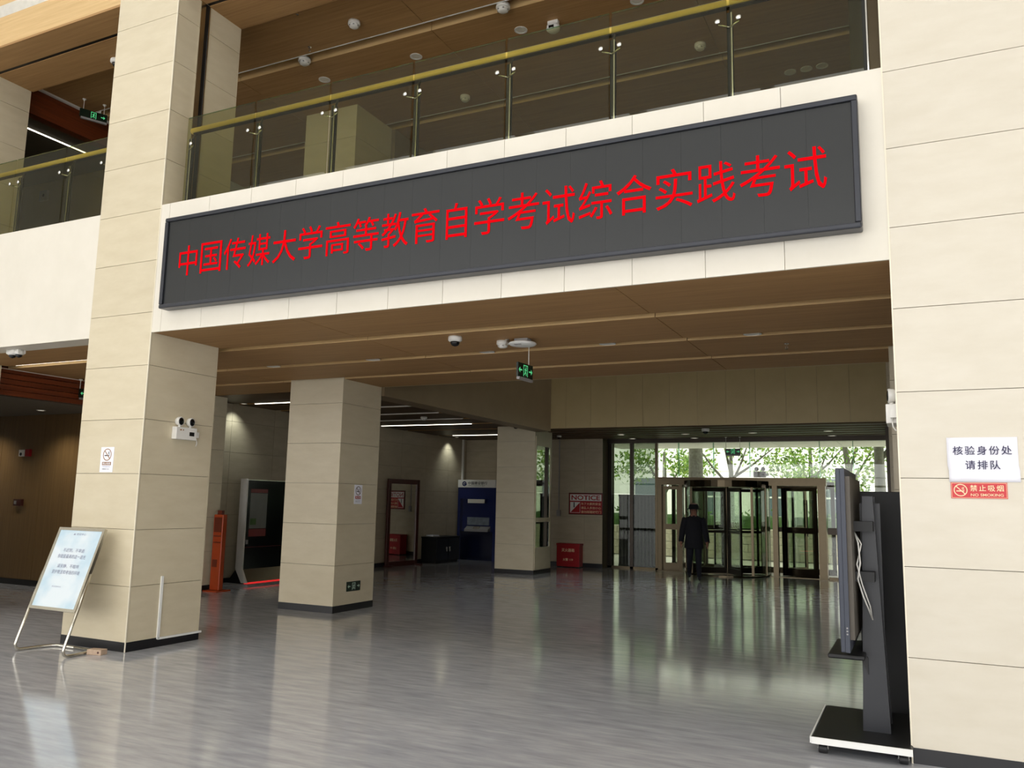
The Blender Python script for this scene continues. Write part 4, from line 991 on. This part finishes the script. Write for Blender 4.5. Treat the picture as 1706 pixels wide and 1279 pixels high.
bm = bmesh.new(); tube(bm, [(0, 0, 0), (0, 0, 2.14)], 0.045, 12); finish('centre_shaft', bm, 'steel_bronze', rd)
for k in range(4):
    a = 0.55+k*PI/2; d = Vector((math.cos(a), math.sin(a), 0)); nrm = Vector((-d.y, d.x, 0))
    q = Matrix(((d.x, nrm.x, 0, 0), (d.y, nrm.y, 0, 0), (0, 0, 1, 0), (0, 0, 0, 1)))
    bm = bmesh.new(); bx(bm, 0.06, 0.93, -0.005, 0.005, 0.16, 2.02); bm.transform(q); wg = finish('wing_glass', bm, 'glass_door', rd)
    bm = bmesh.new(); bx(bm, 0.05, 0.09, -0.02, 0.02, 0.02, 2.1); bx(bm, 0.90, 0.95, -0.02, 0.02, 0.02, 2.1); bx(bm, 0.09, 0.90, -0.02, 0.02, 0.02, 0.16); bx(bm, 0.09, 0.90, -0.02, 0.02, 2.02, 2.1); bx(bm, 0.09, 0.90, -0.018, 0.018, 1.0, 1.06)
    bm.transform(q); finish('wing_frame', bm, 'steel_dark', wg)
    bm = bmesh.new(); tube(bm, [(0.25, -0.06, 1.1), (0.78, -0.06, 1.1)], 0.014, 6); bm.transform(q); finish('push_bar', bm, 'black', wg)

w2 = struct('window_2', 'outer glass screen of the entrance vestibule')
xm = [-6.1, -5.62, -5.2, -4.75, -4.3, -3.85, -3.4, -2.95, -2.45, -1.97]
for a, b in zip(xm, xm[1:]): box('pane', a+0.03, b-0.03, 16.44, 16.452, 0.12, 2.14, 'glass_door', w2)
for k, x in enumerate(xm): box('mullion', x-(0.045 if k % 3 == 0 else 0.028), x+(0.045 if k % 3 == 0 else 0.028), 16.40, 16.49, 0.0, 2.14, 'steel_dark', w2)
box('head', -6.15, -1.92, 16.38, 16.51, 2.14, 2.32, 'steel_bronze', w2)
box('sill', -6.15, -1.92, 16.38, 16.51, -0.02, 0.12, 'steel_bronze', w2)
for a, b in ((-6.1, -4.75), (-3.4, -1.97)): box('mid_rail', a, b, 16.41, 16.48, 1.03, 1.15, 'steel_dark', w2)
# ------------------------------------------------------------------ outdoors
def ext(name, x0, x1, y0, y1, z0, z1, mat, label):
    o = box(name, x0, x1, y0, y1, z0, z1, mat); o['kind'] = 'structure'; o['label'] = label; return o
ext('ground', -60, 60, 15.2, 80, -0.3, -0.02, 'paving', 'pale paving outside the entrance')
ext('lawn', -40, 30, 21.5, 33, -0.02, 0.06, 'lawn', 'green lawn beyond the paving')
cn = struct('ceiling_canopy', 'white canopy outside over the entrance')
for k in range(6): box('soffit_panel', -8.2+1.6*k+0.01, -6.6+1.6*k-0.01, 15.0, 18.2, 3.34, 3.44, 'canopy_white', cn)
box('canopy_slab', -8.3, 1.6, 15.0, 18.3, 3.45, 3.7, 'canopy_white', cn)
for xa, xb, w in ((-7.45, -6.25, 'behind the left panes'), (-1.45, -0.2, 'behind the flat screen')):
    sc = thing('louvre_screen', 'dark louvred screen outside the glass ' + w, 'screen', ((xa+xb)/2, 15.75, -0.02))
    L = (xb-xa)/2
    for k in range(12):
        box('blade', -L+2*L*k/12+0.008, -L+2*L*(k+1)/12-0.008, -0.03, 0.03, 0.06, 1.88, 'louvre', sc)
    box('top_rail', -L, L, -0.045, 0.045, 1.88, 1.94, 'louvre', sc); box('bottom_rail', -L, L, -0.045, 0.045, 0.0, 0.06, 'louvre', sc)
# planter wall of stone blocks
pw = struct('wall_planter', 'low wall of pale stone blocks across the paving')
for j in range(4):
    for k in range(34):
        a = -17.0+0.62*k + (0.31 if j % 2 else 0)
        dy = random.uniform(-0.015, 0.015)
        box('stone_block', a+0.008, a+0.612, 20.9+dy, 21.3+dy, 0.24*j+0.006, 0.24*(j+1)-0.006, 'stone_block', pw)
box('core', -17, 4.4, 20.95, 21.28, 0, 0.95, 'joint', pw)
# far building with real windows
fb = thing('campus_building', 'pale sunlit building beyond the trees', 'building', (-8, 38, 0))
bxm = bmesh.new(); bx(bxm, -24, 30, 0, 8, 0, 15); finish('walls', bxm, 'facade', fb)
for j in range(4):
    for k in range(16):
        wx = -22+3.2*k
        o = box('window', wx, wx+1.5, -0.06, 0.02, 1.2+3.6*j, 3.1+3.6*j, 'facade_window', fb)
        f = box('window_frame', 0, 1.5, 0, 0.05, 0, 0.08, 'white', o); f.location = (0, -0.04, 0)
for j in range(4): box('string_course', -24, 30, -0.12, 0.0, 3.5+3.6*j, 3.75+3.6*j, 'facade', fb)
# hedges and trees
def leaves_mesh(centres, count, size, mats):
    bm = bmesh.new()
    for _ in range(count):
        c, rad = random.choice(centres)
        v = Vector((random.gauss(0, 1), random.gauss(0, 1), random.gauss(0, 1))).normalized()*random.random()**0.4
        p = Vector((c[0]+v.x*rad[0], c[1]+v.y*rad[1], c[2]+v.z*rad[2]))
        nrm = Vector((random.uniform(-1, 1), random.uniform(-1, 1), random.uniform(-0.2, 1))).normalized()
        t = nrm.orthogonal().normalized(); t = Matrix.Rotation(random.uniform(0, 2*PI), 3, nrm) @ t; b = nrm.cross(t)
        s = size*random.uniform(0.7, 1.3)
        f = bm.faces.new([bm.verts.new(p+t*s), bm.verts.new(p+b*s*0.42), bm.verts.new(p-t*s*0.8), bm.verts.new(p-b*s*0.42)])
        f.material_index = random.randrange(2)
    me = bpy.data.meshes.new('foliage'); bm.to_mesh(me); bm.free()
    for m_ in mats: me.materials.append(MATS[m_])
    return me
def tree(label, loc, h, tr, branches, crown, count, size=0.13, lean=(0, 0)):
    r = thing('tree', label, 'tree', loc, 0, 'trees outside the entrance')
    bm = bmesh.new(); tube(bm, [(0, 0, 0), (lean[0]*0.3, lean[1]*0.3, h*0.35), (lean[0]*0.7, lean[1]*0.7, h*0.7), (lean[0], lean[1], h)], [tr*1.25, tr, tr*0.85, tr*0.5], 10); finish('trunk', bm, 'bark', r, True)
    for (z0, dx, dy, dz) in branches:
        bm = bmesh.new(); k = z0/h
        tube(bm, [(lean[0]*k, lean[1]*k, z0), (lean[0]*k+dx*0.5, lean[1]*k+dy*0.5, z0+dz*0.45), (lean[0]*k+dx, lean[1]*k+dy, z0+dz)], [tr*0.5, tr*0.36, tr*0.15], 7); finish('branch', bm, 'bark', r, True)
    me = leaves_mesh(crown, count, size, ('leaf_a', 'leaf_b')); o = bpy.data.objects.new('foliage', me); link(o, r); o['kind'] = 'stuff'
    return r
tree('thick grey trunk close to the entrance glass', (-6.16, 19.3, -0.02), 6.0, 0.23, [(3.4, -0.9, 0.3, 1.4), (3.6, 0.8, -0.2, 1.5)],
     [((-1.5, 0.4, 4.1), (0.9, 0.9, 0.7)), ((0.6, 0.2, 5.4), (1.4, 1.2, 0.8)), ((-2.2, 0.8, 3.2), (0.5, 0.6, 0.45))], 600, 0.075)
tree('forked young tree above the revolving door', (-5.6, 21.9, 0.06), 3.4, 0.10, [(2.2, -1.3, 0.2, 1.6), (2.3, 0.6, 0.1, 1.5), (2.5, 1.4, -0.2, 1.0), (2.6, -0.4, 0.3, 1.9)],
     [((-0.9, 0, 3.9), (1.2, 1.0, 0.7)), ((0.9, 0, 3.5), (1.2, 1.0, 0.8)), ((1.8, 0.2, 2.9), (0.8, 0.8, 0.6)), ((-1.6, 0.1, 3.0), (0.7, 0.7, 0.5))], 1000, 0.085)
tree('branching tree above the open right door', (-3.37, 24.6, 0.06), 3.8, 0.09, [(2.2, 0.6, 0.1, 1.5), (2.4, -0.7, 0.1, 1.3), (2.6, 1.2, -0.1, 1.2)],
     [((-0.5, 0, 3.3), (1.1, 1.0, 0.7)), ((0.9, 0, 3.7), (1.1, 1.0, 0.7)), ((0.2, 0.2, 2.6), (1.0, 0.8, 0.5))], 1000, 0.085)
tree('leaning tree right of the door portal', (-1.63, 21.6, 0.06), 4.6, 0.10, [(2.4, 0.7, 0.1, 1.1), (2.6, 0.3, 0.2, 1.4)],
     [((0.3, 0, 2.9), (0.9, 0.8, 0.6)), ((0.9, 0, 3.6), (0.8, 0.8, 0.6)), ((-0.3, 0.2, 2.3), (0.6, 0.6, 0.4))], 750, 0.085, lean=(-0.5, 0.1))
tree('dark trunk at the right edge of the entrance glass', (-0.94, 19.0, -0.02), 5.0, 0.15, [(3.0, 0.8, 0.1, 1.2), (3.3, -0.6, 0.3, 1.2)],
     [((0.5, 0, 4.4), (1.2, 1.0, 0.7)), ((-0.6, 0.2, 4.6), (1.0, 1.0, 0.6))], 700, 0.10)
tree('bushy tree left behind the grey trunk', (-8.6, 24.5, 0.06), 3.6, 0.10, [(2.0, 0.8, 0, 1.4), (2.2, -0.9, 0.2, 1.3)],
     [((0, 0, 3.8), (1.6, 1.2, 0.9)), ((1.2, 0, 3.0), (0.9, 0.9, 0.6)), ((-1.2, 0, 3.0), (1.0, 0.9, 0.7))], 1000, 0.09)
for k, (x, w) in enumerate(((-13.0, 'left stretch'), (-7.6, 'middle stretch'), (-2.2, 'right stretch'), (3.2, 'far right stretch'))):
    hd = thing('hedge', 'clipped green hedge behind the lawn, ' + w, 'hedge', (x, 30.5, 0.06), 0, 'hedges behind the lawn')
    box('core', -2.6, 2.6, -0.5, 0.5, 0, 1.2, 'hedge', hd, 0.15, 2)
    me = leaves_mesh([((-1.9+0.76*i, 0, 0.75), (0.7, 0.65, 0.75)) for i in range(6)], 900, 0.10, ('leaf_b', 'hedge')); o = bpy.data.objects.new('foliage', me); link(o, hd); o['kind'] = 'stuff'

# ------------------------------------------------------------------ walking person
pe = thing('person', 'person in dark coat and brimmed hat walking in from the glass doors', 'person', (-4.60, 12.55, 0), 0.27)
def skin_mesh(V, E, Rr, root=0, sub=2):
    me = bpy.data.meshes.new('skin'); me.from_pydata(V, E, []); me.update()
    o = bpy.data.objects.new('skin', me); COL.objects.link(o)
    md = o.modifiers.new('skin', 'SKIN'); md.use_smooth_shade = True; md.branch_smoothing = 0.4
    if not me.skin_vertices: 
        me.attributes.new('x', 'FLOAT', 'POINT')
    sv = me.skin_vertices[0].data
    for i, r_ in enumerate(Rr): sv[i].radius = r_ if isinstance(r_, tuple) else (r_, r_); sv[i].use_root = (i == root)
    sd = o.modifiers.new('sub', 'SUBSURF'); sd.levels = sub; sd.render_levels = sub
    dg = bpy.context.evaluated_depsgraph_get(); out = bpy.data.meshes.new_from_object(o.evaluated_get(dg))
    bpy.data.objects.remove(o)
    return out
V = []; E = []; RAD = []
def jv(p, r, parent=None):
    V.append(p); RAD.append(r)
    if parent is not None: E.append((parent, len(V)-1))
    return len(V)-1
# facing local -Y; x across
pel = jv((0, 0, 0.90), (0.155, 0.125))
wst = jv((0, -0.01, 1.06), (0.165, 0.12), pel)
chs = jv((0, -0.01, 1.24), (0.185, 0.13), wst)
shc = jv((0, 0.0, 1.36), (0.13, 0.10), chs)
nk = jv((0, -0.015, 1.435), 0.055, shc)
hd1 = jv((0, -0.035, 1.50), (0.075, 0.088), nk)
hd2 = jv((0, -0.03, 1.575), (0.078, 0.095), hd1)
hd3 = jv((0, -0.02, 1.625), (0.06, 0.07), hd2)
nose = jv((0, -0.135, 1.535), 0.014, hd1)
for s in (-1, 1):
    sh = jv((s*0.175, 0, 1.335), 0.075, shc)
    el = jv((s*0.245, 0.05 if s < 0 else -0.02, 1.08), 0.058, sh)
    wr = jv((s*0.285, 0.0 if s < 0 else -0.13, 0.86), 0.042, el)
    pm = jv((s*0.292, -0.02 if s < 0 else -0.16, 0.79), (0.03, 0.042), wr)
    for i, (dy, L) in enumerate(((-0.03, 0.07), (-0.01, 0.082), (0.01, 0.078), (0.03, 0.06))):
        b = V[pm]; f1 = jv((b[0], b[1]+dy, b[2]-L*0.55), 0.0105, pm); jv((b[0]-s*0.012, b[1]+dy-0.006, b[2]-L), 0.0085, f1)
    t1 = jv((V[pm][0]-s*0.02, V[pm][1]-0.05, V[pm][2]+0.01), 0.011, pm); jv((V[pm][0]-s*0.028, V[pm][1]-0.065, V[pm][2]-0.035), 0.009, t1)
    hp = jv((s*0.085, 0, 0.82), (0.105, 0.11), pel)
    fwd = -1 if s > 0 else 1
    kn = jv((s*0.095, -0.10 if s > 0 else 0.02, 0.47), 0.075, hp)
    an = jv((s*0.10, -0.20 if s > 0 else 0.32, 0.10 if s > 0 else 0.14), 0.052, kn)
    jv((s*0.105, -0.33 if s > 0 else 0.22, 0.045 if s > 0 else 0.05), (0.042, 0.036), an)
bme = skin_mesh(V, E, RAD)
for nm in ('cloth_dark', 'cloth_trousers', 'skin', 'black'): bme.materials.append(MATS[nm])
for p in bme.polygons:
    c = p.center
    p.use_smooth = True
    if c.z > 1.43: p.material_index = 2
    elif abs(c.x) > 0.225 and c.z < 0.86: p.material_index = 2
    elif c.z < 0.095: p.material_index = 3
    elif c.z < 0.80 and abs(c.x) < 0.22: p.material_index = 1
    else: p.material_index = 0
bme.name = 'body'
bo = bpy.data.objects.new('body', bme); link(bo, pe)
bm = bmesh.new(); lathe(bm, [(0.20, 0.70), (0.215, 0.72), (0.20, 0.90), (0.19, 1.04), (0.205, 1.22), (0.19, 1.32), (0.13, 1.39), (0.085, 1.42), (0.075, 1.44)], 20, Matrix.Diagonal((1, 0.72, 1, 1))); finish('coat', bm, 'cloth_dark', pe, True)
for s in (-1, 1):
    bm = bmesh.new(); tube(bm, [(s*0.16, 0, 1.36), (s*0.185, 0, 1.33), (s*0.25, 0.05 if s < 0 else -0.02, 1.08), (s*0.287, 0.0 if s < 0 else -0.13, 0.845)], [0.075, 0.088, 0.072, 0.058], 12); finish('sleeve', bm, 'cloth_dark', pe, True)
bm = bmesh.new(); lathe(bm, [(0.165, 1.575), (0.17, 1.58), (0.112, 1.605), (0.105, 1.66), (0.075, 1.70), (0, 1.71)], 22, Matrix.Translation((0, -0.03, 0))); hat = finish('hat', bm, 'cloth_dark', pe, True)
bm = bmesh.new(); lathe(bm, [(0.104, 1.655), (0.076, 1.702), (0, 1.713)], 22, Matrix.Translation((0, -0.03, 0))); finish('hat_crown', bm, 'hat_pink', hat, True)
bm = bmesh.new()
for s in (-1, 1):
    lathe(bm, [(0, -0.006), (0.011, 0), (0, 0.006)], 8, at(FRONT, (s*0.032, -0.122, 1.558)))
finish('eyes', bm, 'black', pe)
bm = bmesh.new(); bx(bm, -0.022, 0.022, -0.117, -0.108, 1.497, 1.503); finish('mouth', bm, 'maroon', pe)
bm = bmesh.new()
for s in (-1, 1): lathe(bm, [(0, -0.01), (0.024, -0.004), (0.026, 0.004), (0, 0.01)], 10, Matrix.Translation((s*0.082, -0.02, 1.545)) @ Matrix.Rotation(PI/2, 4, 'Y'))
finish('ears', bm, 'skin', pe, True)
bm = bmesh.new(); lathe(bm, [(0.088, 1.47), (0.096, 1.53), (0.092, 1.60), (0.0, 1.62)], 18, Matrix.Translation((0, 0.0, 0)) @ Matrix.Diagonal((0.92, 0.95, 1, 1))); finish('hair', bm, 'hair', pe, True)
